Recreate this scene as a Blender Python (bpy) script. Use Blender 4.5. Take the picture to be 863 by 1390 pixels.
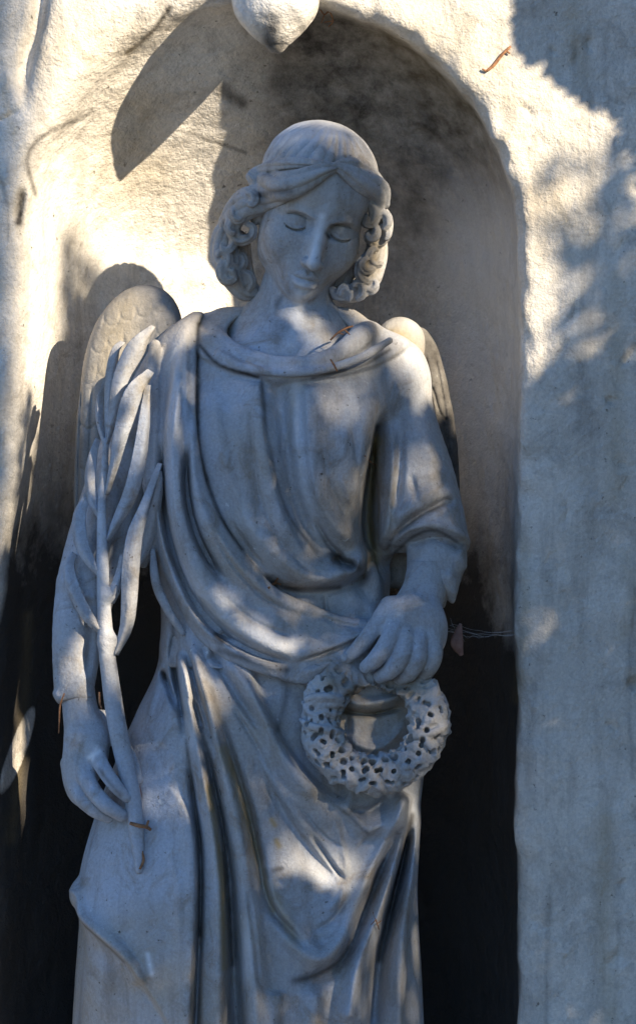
import bpy, math, random, time
import numpy as np
T0 = time.time()
rng = np.random.default_rng(7); random.seed(7)
C = bpy.context.scene
for o in list(bpy.data.objects): bpy.data.objects.remove(o)
f32 = np.float32

# ------------------------------------------------------------------ camera, sky, sun
CAM_D = 5.5
cam = bpy.data.cameras.new('camera'); camo = bpy.data.objects.new('camera', cam); C.collection.objects.link(camo)
camo.location = (0, -CAM_D, 0); camo.rotation_euler = (math.pi/2, 0, 0)
cam.sensor_fit = 'VERTICAL'; cam.sensor_height = 36; cam.lens = 36*CAM_D/1.392
cam.clip_start = .05; cam.clip_end = 500
C.camera = camo
C.render.resolution_x = 635; C.render.resolution_y = 1024
SUN = np.array([1.0, -1.0, 0.68]); SUN /= np.linalg.norm(SUN)          # towards the sun
elev = math.asin(SUN[2]); azim = math.atan2(SUN[0], SUN[1])            # azimuth clockwise from +Y
w = bpy.data.worlds.new('World'); C.world = w; w.use_nodes = True
nt = w.node_tree; bg = nt.nodes['Background']
sky = nt.nodes.new('ShaderNodeTexSky'); sky.sky_type = 'NISHITA'; sky.sun_disc = False
sky.sun_elevation = elev; sky.sun_rotation = azim; sky.ozone_density = 8.0; sky.dust_density = 0.0; sky.air_density = 1.0
nt.links.new(sky.outputs[0], bg.inputs[0]); bg.inputs[1].default_value = 0.104
sl = bpy.data.lights.new('sun', 'SUN'); sl.energy = 4.7; sl.angle = math.radians(0.5); sl.color = (1.0, 0.85, 0.64)
so = bpy.data.objects.new('sun', sl); C.collection.objects.link(so)
from mathutils import Vector, Matrix
so.rotation_euler = Vector(tuple(SUN)).to_track_quat('Z', 'Y').to_euler()
C.view_settings.view_transform = 'Standard'; C.view_settings.look = 'None'
C.view_settings.exposure = 1.32; C.view_settings.gamma = 1

# ------------------------------------------------------------------ helpers: units are mm, u right, v down, w towards the viewer
U0, V0 = 431.5, 695.0
def W2B(p):
    p = np.asarray(p, dtype=np.float64)
    return np.stack([(p[..., 0]-U0)/1000, -p[..., 2]/1000, (V0-p[..., 1])/1000], -1)
def spline(pts, n=8):
    P = np.array(pts, float); Q = np.vstack([2*P[0]-P[1], P, 2*P[-1]-P[-2]]); out = []
    for i in range(len(P)-1):
        a, b, c, d = Q[i:i+4]
        for k in range(n):
            t = k/n
            out.append(.5*((2*b)+(c-a)*t+(2*a-5*b+4*c-d)*t*t+(3*b-a-3*c+d)*t**3))
    out.append(P[-1]); return np.array(out)
def sstep(x, a, b):
    t = np.clip((x-a)/(b-a), 0, 1); return t*t*(3-2*t)
def lat(shape, cell, seed, h):
    """smooth value noise on a regular grid, -1..1"""
    r = np.random.default_rng(seed); n = [int(s*h/c)+3 for s, c in zip(shape, cell)]
    A = r.uniform(-1, 1, n).astype(f32)
    for ax, (s, c) in enumerate(zip(shape, cell)):
        x = np.arange(s)*h/c; i = x.astype(int); t = (x-i).astype(f32); t = t*t*(3-2*t)
        sh = [1]*A.ndim; sh[ax] = -1; t = t.reshape(sh)
        A = np.take(A, i, ax)*(1-t)+np.take(A, i+1, ax)*t
    return A
class Frame:
    def __init__(s, R, t): s.R = np.array(R, float); s.t = np.array(t, float)
    def world(s, p): return s.R.T @ np.array(p, float)+s.t
def smin(a, b, k):
    if k <= 0: return np.minimum(a, b)
    h = np.maximum(k-np.abs(a-b), 0); return np.minimum(a, b)-h*h*f32(.25/k)
def smax(a, b, k): return -smin(-a, -b, k)
class Vol:
    def __init__(s, u, v, ww, h):
        s.h = h; s.o = np.array([u[0], v[0], ww[0]], float)
        s.ax = [np.arange(a[0], a[1], h).astype(f32) for a in (u, v, ww)]
        s.sh = [len(a) for a in s.ax]; s.F = np.full(s.sh, 60, f32)
    def like(s):
        o = Vol.__new__(Vol); o.h = s.h; o.o = s.o; o.ax = s.ax; o.sh = s.sh; o.F = np.full(s.sh, 60, f32); return o
    def sl(s, lo, hi):
        r = []
        for a in range(3):
            i = int(max(0, math.floor((lo[a]-s.o[a])/s.h))); j = int(min(s.sh[a], math.ceil((hi[a]-s.o[a])/s.h)+1)); r.append(slice(i, max(i, j)))
        return tuple(r)
    def co(s, q, fr=None):
        X = s.ax[0][q[0]][:, None, None]; Y = s.ax[1][q[1]][None, :, None]; Z = s.ax[2][q[2]][None, None, :]
        if fr is None: return X, Y, Z
        R = fr.R.astype(f32); t = fr.t.astype(f32); X = X-t[0]; Y = Y-t[1]; Z = Z-t[2]
        return tuple(R[i, 0]*X+R[i, 1]*Y+R[i, 2]*Z for i in range(3))
    def ray(s, fr, x, y, z0=135.0, z1=20.0):
        z = np.arange(z0, z1, -.5); P = fr.t+(fr.R.T @ np.stack([np.full_like(z, x), np.full_like(z, y), z])).T
        I = ((P-s.o)/s.h); i = np.clip(np.floor(I).astype(int), 0, np.array(s.sh)-2); t = np.clip(I-i, 0, 1); v = 0
        for a in (0, 1):
            for b in (0, 1):
                for c in (0, 1): v = v+s.F[i[:, 0]+a, i[:, 1]+b, i[:, 2]+c]*np.abs(1-a-t[:, 0])*np.abs(1-b-t[:, 1])*np.abs(1-c-t[:, 2])
        k = np.argmax(v < 0); return float(z[k])
    def put(s, q, d, k, op):
        if op == 'u': s.F[q] = smin(s.F[q], d, k)
        else: s.F[q] = smax(s.F[q], -d, k)
    def ell(s, c, r, k=0, fr=None, op='u', R=None):
        if R is not None:
            fr = Frame(R, c if fr is None else fr.world(c)); c = (0, 0, 0)
        wc = fr.world(c) if fr else np.array(c, float); m = max(r)+k+2*s.h
        if fr is None: lo = wc-np.array(r)-k-2*s.h; hi = wc+np.array(r)+k+2*s.h
        else: lo = wc-m; hi = wc+m
        q = s.sl(lo, hi); X, Y, Z = s.co(q, fr); X = X-f32(c[0]); Y = Y-f32(c[1]); Z = Z-f32(c[2])
        k0 = np.sqrt((X/r[0])**2+(Y/r[1])**2+(Z/r[2])**2)+1e-6
        k1 = np.sqrt((X/r[0]**2)**2+(Y/r[1]**2)**2+(Z/r[2]**2)**2)+1e-6
        s.put(q, (k0*(k0-1)/k1).astype(f32), k, op)
    def tube(s, pts, rad, k=0, fr=None, op='u', n=5, groove=None, flat=None):
        P = np.array(pts, float); Rr = np.array(rad, float) if np.ndim(rad) else np.full(len(P), rad, float)
        if fr is not None: P = np.array([fr.world(p) for p in P])
        if len(P) > 2 or n > 1:
            Q = spline(np.hstack([P, Rr[:, None]]), n)
        else: Q = np.hstack([P, Rr[:, None]])
        rm = Q[:, 3].max()+k+2*s.h+3.5
        q = s.sl(Q[:, :3].min(0)-rm, Q[:, :3].max(0)+rm)
        X, Y, Z = s.co(q); D = np.full([sl.stop-sl.start for sl in q], 60, f32)
        if D.size == 0: return
        L = np.concatenate([[0], np.cumsum(np.linalg.norm(np.diff(Q[:, :3], axis=0), axis=1))])
        # parallel frame for grooves
        nrm = None
        for i in range(len(Q)-1):
            a, b = Q[i], Q[i+1]; e = b[:3]-a[:3]; l2 = float(e@e)+1e-9
            rr = max(a[3], b[3])+k+2*s.h+3
            lo = np.minimum(a[:3], b[:3])-rr; hi = np.maximum(a[:3], b[:3])+rr
            q2 = s.sl(lo, hi); sub = tuple(slice(max(0, x.start-y.start), max(0, min(x.stop, y.stop)-y.start)) for x, y in zip(q2, q))
            x, y, z = X[sub[0]], Y[:, sub[1]], Z[:, :, sub[2]]
            px, py, pz = x-f32(a[0]), y-f32(a[1]), z-f32(a[2])
            t = np.clip((px*f32(e[0])+py*f32(e[1])+pz*f32(e[2]))/f32(l2), 0, 1)
            rx, ry, rz = px-t*f32(e[0]), py-t*f32(e[1]), pz-t*f32(e[2])
            d = np.sqrt(rx*rx+ry*ry+rz*rz)
            rad_ = (a[3]+t*(b[3]-a[3]))
            if groove:
                T = e/math.sqrt(l2)
                if nrm is None:
                    nrm = np.cross(T, [0, 0, 1.0]);
                    if np.linalg.norm(nrm) < .1: nrm = np.cross(T, [0, 1.0, 0])
                nrm = nrm-T*(nrm@T); nrm /= np.linalg.norm(nrm); bn = np.cross(T, nrm)
                ang = np.arctan2(rx*bn[0]+ry*bn[1]+rz*bn[2], rx*nrm[0]+ry*nrm[1]+rz*nrm[2])
                ga, gn, gt = groove
                cph = np.cos(gn*ang+gt*(L[i]+t*math.sqrt(l2)))
                d = d+f32(ga)*(1-np.sqrt(np.abs(.5+.5*cph)))*np.clip(rad_/8, 0, 1)
            D[sub] = np.minimum(D[sub], (d-rad_).astype(f32))
        s.put(q, D, k, op)
    def depth(s):
        """front-most surface w for every (u,v) column, nan where none"""
        ins = s.F < 0; anyc = ins.any(2); j = s.sh[2]-1-np.argmax(ins[:, :, ::-1], 2)
        j1 = np.minimum(j+1, s.sh[2]-1); I, K = np.indices(anyc.shape)
        a = s.F[I, K, j]; b = s.F[I, K, j1]; t = np.where(a != b, a/(a-b+1e-9), 0)
        return np.where(anyc, s.ax[2][j]+np.clip(t, 0, 1)*s.h, np.nan)
    def mesh(s):
        F = s.F.copy()
        for a in range(3):
            sl = [slice(None)]*3; sl[a] = 0; F[tuple(sl)] = 5; sl[a] = -1; F[tuple(sl)] = 5
        ins = F < 0
        cnt = np.zeros([n-1 for n in F.shape], np.int8)
        for i in (0, 1):
            for j in (0, 1):
                for k in (0, 1): cnt += ins[i:F.shape[0]-1+i, j:F.shape[1]-1+j, k:F.shape[2]-1+k]
        act = (cnt > 0) & (cnt < 8); ids = np.argwhere(act); n = len(ids)
        idx = np.full(act.shape, -1, np.int32); idx[act] = np.arange(n)
        cor = {}
        for i in (0, 1):
            for j in (0, 1):
                for k in (0, 1): cor[i, j, k] = F[ids[:, 0]+i, ids[:, 1]+j, ids[:, 2]+k]
        acc = np.zeros((n, 3), f32); m = np.zeros(n, f32)
        for a in range(3):
            for p in (0, 1):
                for r in (0, 1):
                    c0 = [0, 0, 0]; o = [x for x in range(3) if x != a]; c0[o[0]] = p; c0[o[1]] = r; c1 = list(c0); c1[a] = 1
                    A, B = cor[tuple(c0)], cor[tuple(c1)]; x = (A < 0) != (B < 0)
                    t = A[x]/(A[x]-B[x]); P = np.tile(np.array(c0, f32), (x.sum(), 1)); P[:, a] += t
                    acc[x] += P; m[x] += 1
        V = s.o+(ids+acc/m[:, None])*s.h
        faces = []
        for a in range(3):
            b, c = (a+1) % 3, (a+2) % 3
            s0 = [slice(None)]*3; s1 = [slice(None)]*3; s0[a] = slice(0, -1); s1[a] = slice(1, None)
            A, B = ins[tuple(s0)], ins[tuple(s1)]
            e = np.argwhere(A != B); e = e[(e[:, b] > 0) & (e[:, c] > 0)]
            flip = A[e[:, 0], e[:, 1], e[:, 2]]
            def g(db, dc):
                k = e.copy(); k[:, b] -= db; k[:, c] -= dc; return idx[k[:, 0], k[:, 1], k[:, 2]]
            Q = np.stack([g(1, 1), g(0, 1), g(0, 0), g(1, 0)], 1)
            Q[~flip] = Q[~flip][:, ::-1]; faces.append(Q)
        Q = np.vstack(faces); Q = Q[:, ::-1]   # v axis is mirrored by W2B
        return V, Q[(Q >= 0).all(1)]
def link(o, parent=None):
    C.collection.objects.link(o)
    if parent: o.parent = parent
    return o
def mkmesh(name, parts, mat, parent=None, stain_shade=None):
    Vs, Qs, off = [], [], 0
    for V, Q in parts: Vs.append(V); Qs.append(Q+off); off += len(V)
    V = np.vstack(Vs); me = bpy.data.meshes.new(name)
    Qa = np.vstack(Qs); me.vertices.add(len(V)); me.vertices.foreach_set('co', W2B(V).astype(f32).ravel())
    me.loops.add(Qa.size); me.loops.foreach_set('vertex_index', Qa.astype(np.int32).ravel())
    me.polygons.add(len(Qa)); me.polygons.foreach_set('loop_start', np.arange(0, Qa.size, Qa.shape[1], dtype=np.int32))
    me.update(calc_edges=True); me.validate()
    me.polygons.foreach_set('use_smooth', np.ones(len(me.polygons), bool))
    if stain_shade is not None:
        col = stain_shade(V); at = me.color_attributes.new('weather_shade', 'FLOAT_COLOR', 'POINT')
        at.data.foreach_set('color', col.astype(f32).ravel())
    me.materials.append(mat); o = bpy.data.objects.new(name, me); return link(o, parent)
def loft(pts, hw, th, n=12, seg=6, twist=None, keel=0):
    """leaf-like solid: centre line, half width, half thickness; tilt about its own line"""
    P = np.array(pts, float); A = np.hstack([P, np.array(hw, float)[:, None], (np.array(twist, float) if twist is not None else np.zeros(len(P)))[:, None]])
    S = spline(A, seg); V = []; N = len(S)
    for i, r in enumerate(S):
        T = S[min(i+1, N-1)][:3]-S[max(i-1, 0)][:3]; T /= np.linalg.norm(T)+1e-9
        B = np.cross(T, [0, 0, 1.0]); B /= np.linalg.norm(B)+1e-9; Nn = np.cross(B, T)
        c, s = math.cos(r[4]), math.sin(r[4]); B2 = B*c+Nn*s; N2 = -B*s+Nn*c
        e = max(r[3], .12); tk = min(th, e*.8)
        for k in range(n):
            a = 2*math.pi*k/n; x = math.cos(a); y = math.sin(a)
            V.append(r[:3]+B2*e*x+N2*(tk*y*(1-.35*x*x if n < 14 else 1-.8*x*x)+keel*(abs(x))*(1 if True else 0)))
    F = []
    for i in range(N-1):
        for k in range(n):
            k2 = (k+1) % n; F.append((i*n+k, i*n+k2, (i+1)*n+k2, (i+1)*n+k))
    V.append(S[0][:3]); V.append(S[-1][:3]); a, b = len(V)-2, len(V)-1
    for k in range(n):
        k2 = (k+1) % n; F.append((a, k2, k, k)); F.append((b, (N-1)*n+k, (N-1)*n+k2, (N-1)*n+k2))
    return np.array(V), F
def pymesh(name, V, F, mat, parent=None, smooth=True, stain_shade=None):
    me = bpy.data.meshes.new(name); F = [tuple(dict.fromkeys(f)) for f in F]
    me.from_pydata([tuple(x) for x in W2B(np.array(V))], [], F); me.update()
    me.polygons.foreach_set('use_smooth', np.full(len(me.polygons), smooth))
    if stain_shade is not None:
        at = me.color_attributes.new('weather_shade', 'FLOAT_COLOR', 'POINT'); at.data.foreach_set('color', stain_shade(np.array(V)).astype(f32).ravel())
    me.materials.append(mat); return link(bpy.data.objects.new(name, me), parent)
# ------------------------------------------------------------------ fold maps
class Map:
    def __init__(s, vol):
        s.u, s.v = vol.ax[0], vol.ax[1]; s.h = vol.h; s.H = np.zeros((len(s.u), len(s.v)), f32)
    def poly(s, pts, m, n=6, raw=False):
        P = np.array(pts, float) if raw else spline(pts, n)
        i0 = np.searchsorted(s.u, P[:, 0].min()-m); i1 = np.searchsorted(s.u, P[:, 0].max()+m)
        j0 = np.searchsorted(s.v, P[:, 1].min()-m); j1 = np.searchsorted(s.v, P[:, 1].max()+m)
        X = s.u[i0:i1][:, None]; Y = s.v[j0:j1][None, :]
        D = np.full((i1-i0, j1-j0), 1e6, f32); T = np.zeros_like(D); S = np.ones_like(D)
        L = np.concatenate([[0], np.cumsum(np.linalg.norm(np.diff(P, axis=0), axis=1))]); L /= L[-1]
        for k in range(len(P)-1):
            a, b = P[k], P[k+1]; e = b-a; l2 = e@e+1e-9
            px, py = X-a[0], Y-a[1]; t = np.clip((px*e[0]+py*e[1])/l2, 0, 1)
            d = np.hypot(px-t*e[0], py-t*e[1]); c = d < D
            D = np.where(c, d, D); T = np.where(c, L[k]+t*(L[k+1]-L[k]), T); S = np.where(c, np.sign(e[1]*px-e[0]*py), S)
        return (slice(i0, i1), slice(j0, j1)), D, T, S
    def ridge(s, pts, wd, a, ta=.2, tb=.2, wr=None):
        """wd: width on the viewer's left of a downward line, wr on its right (lists run along the line)"""
        wd = np.atleast_1d(np.array(wd, float)); wr = wd*(.58 if np.max(a) > 0 and np.max(wd) > 6.5 else 1) if wr is None else np.atleast_1d(np.array(wr, float)); a = np.atleast_1d(np.array(a, float))
        if a.min() < 0 and a.min() > -20: wd = wd*.78; wr = wr*.78; a = a*1.3
        q, D, T, S = s.poly(pts, 3*max(wd.max(), wr.max()))
        f = lambda y: np.interp(T, np.linspace(0, 1, len(y)), y) if len(y) > 1 else y[0]
        W = np.where(S > 0, f(wr), f(wd)); E = np.ones_like(D)
        if ta > 0: E = E*sstep(T, 0, ta)
        if tb > 0: E = E*(1-sstep(T, 1-tb, 1))
        s.H[q] += (f(a)*E*np.exp(-(D/W)**2)).astype(f32)
    def sd(s, pts, n=6, raw=False):
        P = list(pts)+[pts[0]]
        P = np.array(P, float) if raw else spline(P, n)
        X = s.u[:, None]; Y = s.v[None, :]; D = np.full((len(s.u), len(s.v)), 1e6, f32); ins = np.zeros(D.shape, bool)
        for k in range(len(P)-1):
            a, b = P[k], P[k+1]; e = b-a; l2 = e@e+1e-9; px, py = X-a[0], Y-a[1]
            t = np.clip((px*e[0]+py*e[1])/l2, 0, 1); D = np.minimum(D, np.hypot(px-t*e[0], py-t*e[1]))
            if a[1] != b[1]:
                c = ((a[1] > Y) != (b[1] > Y)) & (X < (b[0]-a[0])*(Y-a[1])/(b[1]-a[1])+a[0]); ins ^= c
        return np.where(ins, -D, D)
    def area(s, pts, a, wd, raw=False):
        d = s.sd(pts, raw=raw); s.H += (a*(1-sstep(d, -wd, wd))).astype(f32)

# ------------------------------------------------------------------ materials
def N(nt, t, **kw):
    n = nt.nodes.new(t)
    for k, v in kw.items(): setattr(n, k, v)
    return n
def stone(name, c1, c2, c3, sc=1.0, bump=.5, grain=1.0, rough=.85, attr=True):
    m = bpy.data.materials.new(name); m.use_nodes = True; nt = m.node_tree; L = nt.links.new
    b = nt.nodes['Principled BSDF']; b.inputs['Roughness'].default_value = rough; b.inputs['Specular IOR Level'].default_value = .25
    tc = N(nt, 'ShaderNodeNewGeometry').outputs['Position']
    def noise(s, d=6, r=.6, dist=0, mp=None):
        n = N(nt, 'ShaderNodeTexNoise'); n.inputs['Scale'].default_value = s; n.inputs['Detail'].default_value = d
        n.inputs['Roughness'].default_value = r; n.inputs['Distortion'].default_value = dist
        if mp:
            k = N(nt, 'ShaderNodeMapping'); k.inputs['Scale'].default_value = mp; L(tc, k.inputs[0]); L(k.outputs[0], n.inputs['Vector'])
        else: L(tc, n.inputs['Vector'])
        return n.outputs[0]
    def ramp(x, a, b_, ca=(0, 0, 0, 1), cb=(1, 1, 1, 1)):
        r = N(nt, 'ShaderNodeValToRGB'); r.color_ramp.elements[0].position = a; r.color_ramp.elements[1].position = b_
        r.color_ramp.elements[0].color = ca; r.color_ramp.elements[1].color = cb; L(x, r.inputs[0]); return r.outputs[0]
    def mix(f, a, b_, t='MIX'):
        x = N(nt, 'ShaderNodeMix', data_type='RGBA', blend_type=t)
        for s_, v in ((x.inputs[0], f), (x.inputs[6], a), (x.inputs[7], b_)):
            if isinstance(v, (tuple, float, int)): s_.default_value = v if not isinstance(v, tuple) else (*v, 1)[:4]
            else: L(v, s_)
        return x.outputs[2]
    col = mix(ramp(noise(5*sc, 8, .62, .6), .36, .64), c1, c2)
    col = mix(ramp(noise(17*sc, 8, .7, 1.0), .52, .74), col, c3)
    col = mix(ramp(noise(9*sc, 7, .65, .2, (3.2, 3.2, .45)), .50, .72, cb=(.55, .55, .55, 1)), col, tuple(x*.62 for x in c3))     # rain streaks
    col = mix(ramp(noise(150*sc, 4, .8), .30, .72, (.72, .72, .72, 1), (1.18, 1.18, 1.18, 1)), col, col)                          # placeholder grain
    g = ramp(noise(260*sc, 5, .75), .3, .7, (.78, .78, .78, 1), (1.16, 1.16, 1.16, 1)); col = mix(.85, col, g, 'MULTIPLY')
    sp = ramp(noise(95*sc, 4, .65), .66, .73); col = mix(sp, col, tuple(x*.35 for x in c3))                                        # dark pits and lichen specks
    sp2 = ramp(noise(60*sc, 2, .5, 0, (1, 1.3, 1.1)), .745, .775, cb=(.6, .6, .6, 1)); col = mix(sp2, col, (.72, .73, .72))
    if attr:
        at = N(nt, 'ShaderNodeVertexColor', layer_name='weather_shade'); sep = N(nt, 'ShaderNodeSeparateColor'); L(at.outputs[0], sep.inputs[0])
        br = ramp(noise(30*sc, 7, .7, .1), .25, .75)
        def mask(ch):
            k = N(nt, 'ShaderNodeMath', operation='MULTIPLY'); k.use_clamp = True; k2 = N(nt, 'ShaderNodeMath', operation='MULTIPLY_ADD'); L(br, k2.inputs[0]); k2.inputs[1].default_value = .6; k2.inputs[2].default_value = .52
            L(sep.outputs[ch], k.inputs[0]); L(k2.outputs[0], k.inputs[1]); return k.outputs[0]
        col = mix(mask(0), col, (.055, .05, .045))          # dirt, plus shade painted into niche, hair and wing
        col = mix(mask(1), col, (.70, .72, .75))            # washed pale streaks, plus skylight tone painted inside the niche
        col = mix(mask(2), col, (.36, .27, .12))            # ochre / green lichen
    L(col, b.inputs['Base Color'])
    hsum = None
    for s_, d_, a_ in ((13*sc, 7, 3.2*grain), (380*sc, 4, .35*grain), (120*sc, 5, .8*grain), (32*sc, 6, 1.6*grain)):
        k = N(nt, 'ShaderNodeMath', operation='MULTIPLY'); L(noise(s_, d_, .65), k.inputs[0]); k.inputs[1].default_value = a_
        if hsum is None: hsum = k.outputs[0]
        else:
            ad = N(nt, 'ShaderNodeMath', operation='ADD'); L(hsum, ad.inputs[0]); L(k.outputs[0], ad.inputs[1]); hsum = ad.outputs[0]
    bp = N(nt, 'ShaderNodeBump'); bp.inputs['Strength'].default_value = bump; bp.inputs['Distance'].default_value = .0022; L(hsum, bp.inputs['Height']); L(bp.outputs[0], b.inputs['Normal'])
    return m
def flat(name, c, r=.7, bumpscale=None, c2=None):
    m = bpy.data.materials.new(name); m.use_nodes = True; nt = m.node_tree; b = nt.nodes['Principled BSDF']
    b.inputs['Roughness'].default_value = r
    n = N(nt, 'ShaderNodeTexNoise'); n.inputs['Scale'].default_value = bumpscale or 60; n.inputs['Detail'].default_value = 6
    rp = N(nt, 'ShaderNodeValToRGB'); rp.color_ramp.elements[0].color = (*c, 1); rp.color_ramp.elements[1].color = (*(c2 or tuple(x*1.5 for x in c)), 1)
    rp.color_ramp.elements[0].position = .35; rp.color_ramp.elements[1].position = .65
    g = N(nt, 'ShaderNodeNewGeometry'); nt.links.new(g.outputs['Position'], n.inputs['Vector'])
    nt.links.new(n.outputs[0], rp.inputs[0]); nt.links.new(rp.outputs[0], b.inputs['Base Color']); return m
M_STAT = stone('weathered_marble', (.43, .465, .53), (.375, .345, .305), (.28, .24, .195), 1.0, .75, 1.15)
M_NICHE = stone('weathered_sandstone', (.76, .72, .655), (.60, .565, .51), (.41, .375, .33), .8, .9, 1.7, .92)
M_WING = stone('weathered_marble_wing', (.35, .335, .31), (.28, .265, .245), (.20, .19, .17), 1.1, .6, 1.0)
M_GROUND = flat('soil', (.11, .10, .08), .95, 8, (.19, .17, .14))
M_LEAF = flat('leaf_green', (.03, .06, .015), .6, 20)
M_BARK = flat('bark', (.06, .045, .03), .9, 30)
M_TWIG = flat('dry_twig', (.16, .07, .03), .8, 200, (.34, .17, .08))
M_DRY = flat('dry_leaf', (.22, .11, .08), .8, 90, (.34, .2, .16))
M_WEB = flat('web', (.45, .47, .5), .6, 50)

def tag(o, label=None, cat=None, group=None, kind=None):
    for k, v in (('label', label), ('category', cat), ('group', group), ('kind', kind)):
        if v: o[k] = v
    return o
def empty(name, p):
    o = bpy.data.objects.new(name, None); o.location = tuple(W2B(np.array(p, float))); o.empty_display_size = .05; C.collection.objects.link(o); return o
def adopt(parent):
    bpy.context.view_layer.update()
    for c in parent.children: c.matrix_parent_inverse = parent.matrix_world.inverted()
def blob(V, segs):
    """mask along polylines: [(pts2d, width, strength)]"""
    out = np.zeros(len(V))
    for pts, wd, st in segs:
        P = spline(pts, 4) if len(pts) > 2 else np.array(pts, float)
        for a, b in zip(P[:-1], P[1:]):
            e = b-a; px, py = V[:, 0]-a[0], V[:, 1]-a[1]; t = np.clip((px*e[0]+py*e[1])/(e@e+1e-9), 0, 1)
            out = np.maximum(out, st*np.exp(-(np.hypot(px-t*e[0], py-t*e[1])/wd)**2))
    return out
def weather_shade(grime_shade=(), pale=(), ochre=()):  # dark strokes hold dirt and, on hair and wing, painted shade
    def f(V):
        c = np.zeros((len(V), 4)); c[:, 3] = 1
        for i, s in enumerate((grime_shade, pale, ochre)):
            if s: c[:, i] = blob(V, s)*(1.35 if i == 0 else 1)
        return c
    return f

# ================================================================== NICHE (monument block with an arched recess)
NC, NR, ND = (372, 333), 333, 365
h = 4.0
nv = Vol((-260, 1120), (-260, 1500), (-440, 50), h)
X, Y, Z = nv.co((slice(None),)*3)
yy = np.minimum(Y-NC[1], 0); RX = np.where(X < NC[0], NR+38*sstep(Y, 430, 900), NR).astype(f32); a = NR+np.clip((Y-NC[1])/900, 0, 1)*0
tv = np.clip(-yy/NR, 0, 1); tv = tv*tv/(tv+.12); NDv = (ND*(1-.75*np.minimum(tv, .93))).astype(f32); pz = (1/(.5-.22*np.clip(tv/.7, 0, 1))).astype(f32)
rr = np.sqrt((((X-NC[0])/RX)**2+(yy/NR)**2+(np.abs(Z)/NDv)**pz)).astype(f32)
g = np.sqrt(((X-NC[0])/RX**2)**2+(yy/NR**2)**2+(Z/NDv**2)**2)/np.maximum(rr, .02)
dn = ((rr-1)/np.maximum(g, 1e-4)).astype(f32)                       # <0 inside the recess
n1 = lat(nv.sh, (150, 150, 150), 1, h)*6+lat(nv.sh, (52, 60, 52), 2, h)*2.2+lat(nv.sh, (20, 22, 20), 3, h)*1.3
fn = (Z+0*X+0*Y).astype(f32)
mp = Map(nv)                                                       # relief of the front face
mp.ridge([(60, -60), (52, 20), (34, 90), (30, 170)], 14, -16, .05, .4)
mp.area([(-260, -260), (40, -260), (45, 0), (18, 120), (10, 300), (-20, 500), (-260, 600)], -12, 26)
mp.ridge([(20, 300), (27, 270), (30, 250)], 6, -9)
mp.ridge([(-20, 165), (5, 158), (28, 146)], 3, -6)
mp.area([(840, -260), (1120, -260), (1120, 260), (900, 200), (850, 60)], 8, 40)
mp.ridge([(705, 560), (712, 800), (706, 1100), (712, 1400)], 26, -7)
mp.ridge([(850, 925), (868, 930), (900, 940)], 9, -10)
rg = random.Random(21)
for _ in range(110):                                               # chips, tool marks and shallow pits
    u_, v_ = rg.choice([(rg.uniform(-100, 40), rg.uniform(-100, 1300)), (rg.uniform(700, 1000), rg.uniform(-100, 1350))]); l_ = rg.uniform(8, 50); an_ = rg.uniform(-.9, .9)+1.3
    mp.ridge([(u_, v_), (u_+l_*math.cos(an_)*.6, v_+l_*math.sin(an_)*.5), (u_+l_*math.cos(an_+.3), v_+l_*math.sin(an_+.3))], rg.uniform(4, 9), rg.choice([-1, -1, 1])*rg.uniform(2, 5), .3, .3)
fn = fn-mp.H[:, :, None]*f32(1)
kk = (24+40*(1-sstep(X, 60, 420))).astype(f32)+0*Y+0*Z              # soft worn edge on the left, crisper on the right
body = fn; cut = -dn
hh = np.maximum(kk-np.abs(body-cut), 0); Fn = np.maximum(body, cut)+hh*hh*.25/kk
edge = np.exp(-((np.abs(dn)+np.abs(Z))/34)**2)
Fn = Fn+n1*(1+.0*edge)+lat(nv.sh, (15, 26, 18), 9, h)*5*edge*sstep(X, 350, 520)
# outer limits of the block
Fn = np.maximum(Fn, np.maximum(np.maximum(-240-X, X-1100), np.maximum(-240-Y, Y-1480)).astype(f32)); Fn = np.maximum(Fn, -430-Z)
nv.F = Fn.astype(f32); del rr, g, dn, n1, fn, body, cut, hh, edge
Wn = nv.depth()
niche = empty('stone_niche', (372, 1490, -200))
nvV, nvQ = nv.mesh(); del nv.F
NST = weather_shade(grime_shade=[([(28, 262), (26, 285), (24, 300)], 6, 1.0), ([(230, 8), (205, 38), (170, 65)], 3.5, .8), ([(120, 140), (40, 200), (45, 260)], 3, .6),
                     ([(300, 105), (325, 120)], 12, .7), ([(250, 160), (330, 185)], 3, .6), ([(560, 95), (650, 210), (690, 420)], 26, .35), ([(520, 60), (640, 250)], 8, .5)],
              ochre=[([(180, 130), (150, 220), (195, 215)], 40, .35), ([(560, 20), (680, 120), (760, 300)], 60, .25), ([(80, 60), (150, 40)], 50, .3)])
rs = random.Random(5)
def streaks(n, smin_, smax_, st0, st1):
    L_ = []
    for _ in range(n):
        u_ = rs.choice([rs.uniform(-60, 30), rs.uniform(712, 900), rs.uniform(712, 900), rs.uniform(712, 900)]); v_ = rs.uniform(-60, 1300); l_ = rs.uniform(40, 320)
        L_.append(([(u_, v_), (u_+rs.uniform(-14, 14), v_+l_*.5), (u_+rs.uniform(-20, 20), v_+l_)], rs.uniform(smin_, smax_), rs.uniform(st0, st1)))
    return L_
NST2 = weather_shade(grime_shade=streaks(12, 2, 6, .12, .3), pale=streaks(10, 4, 12, .15, .35), ochre=streaks(10, 5, 16, .15, .35))
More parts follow.
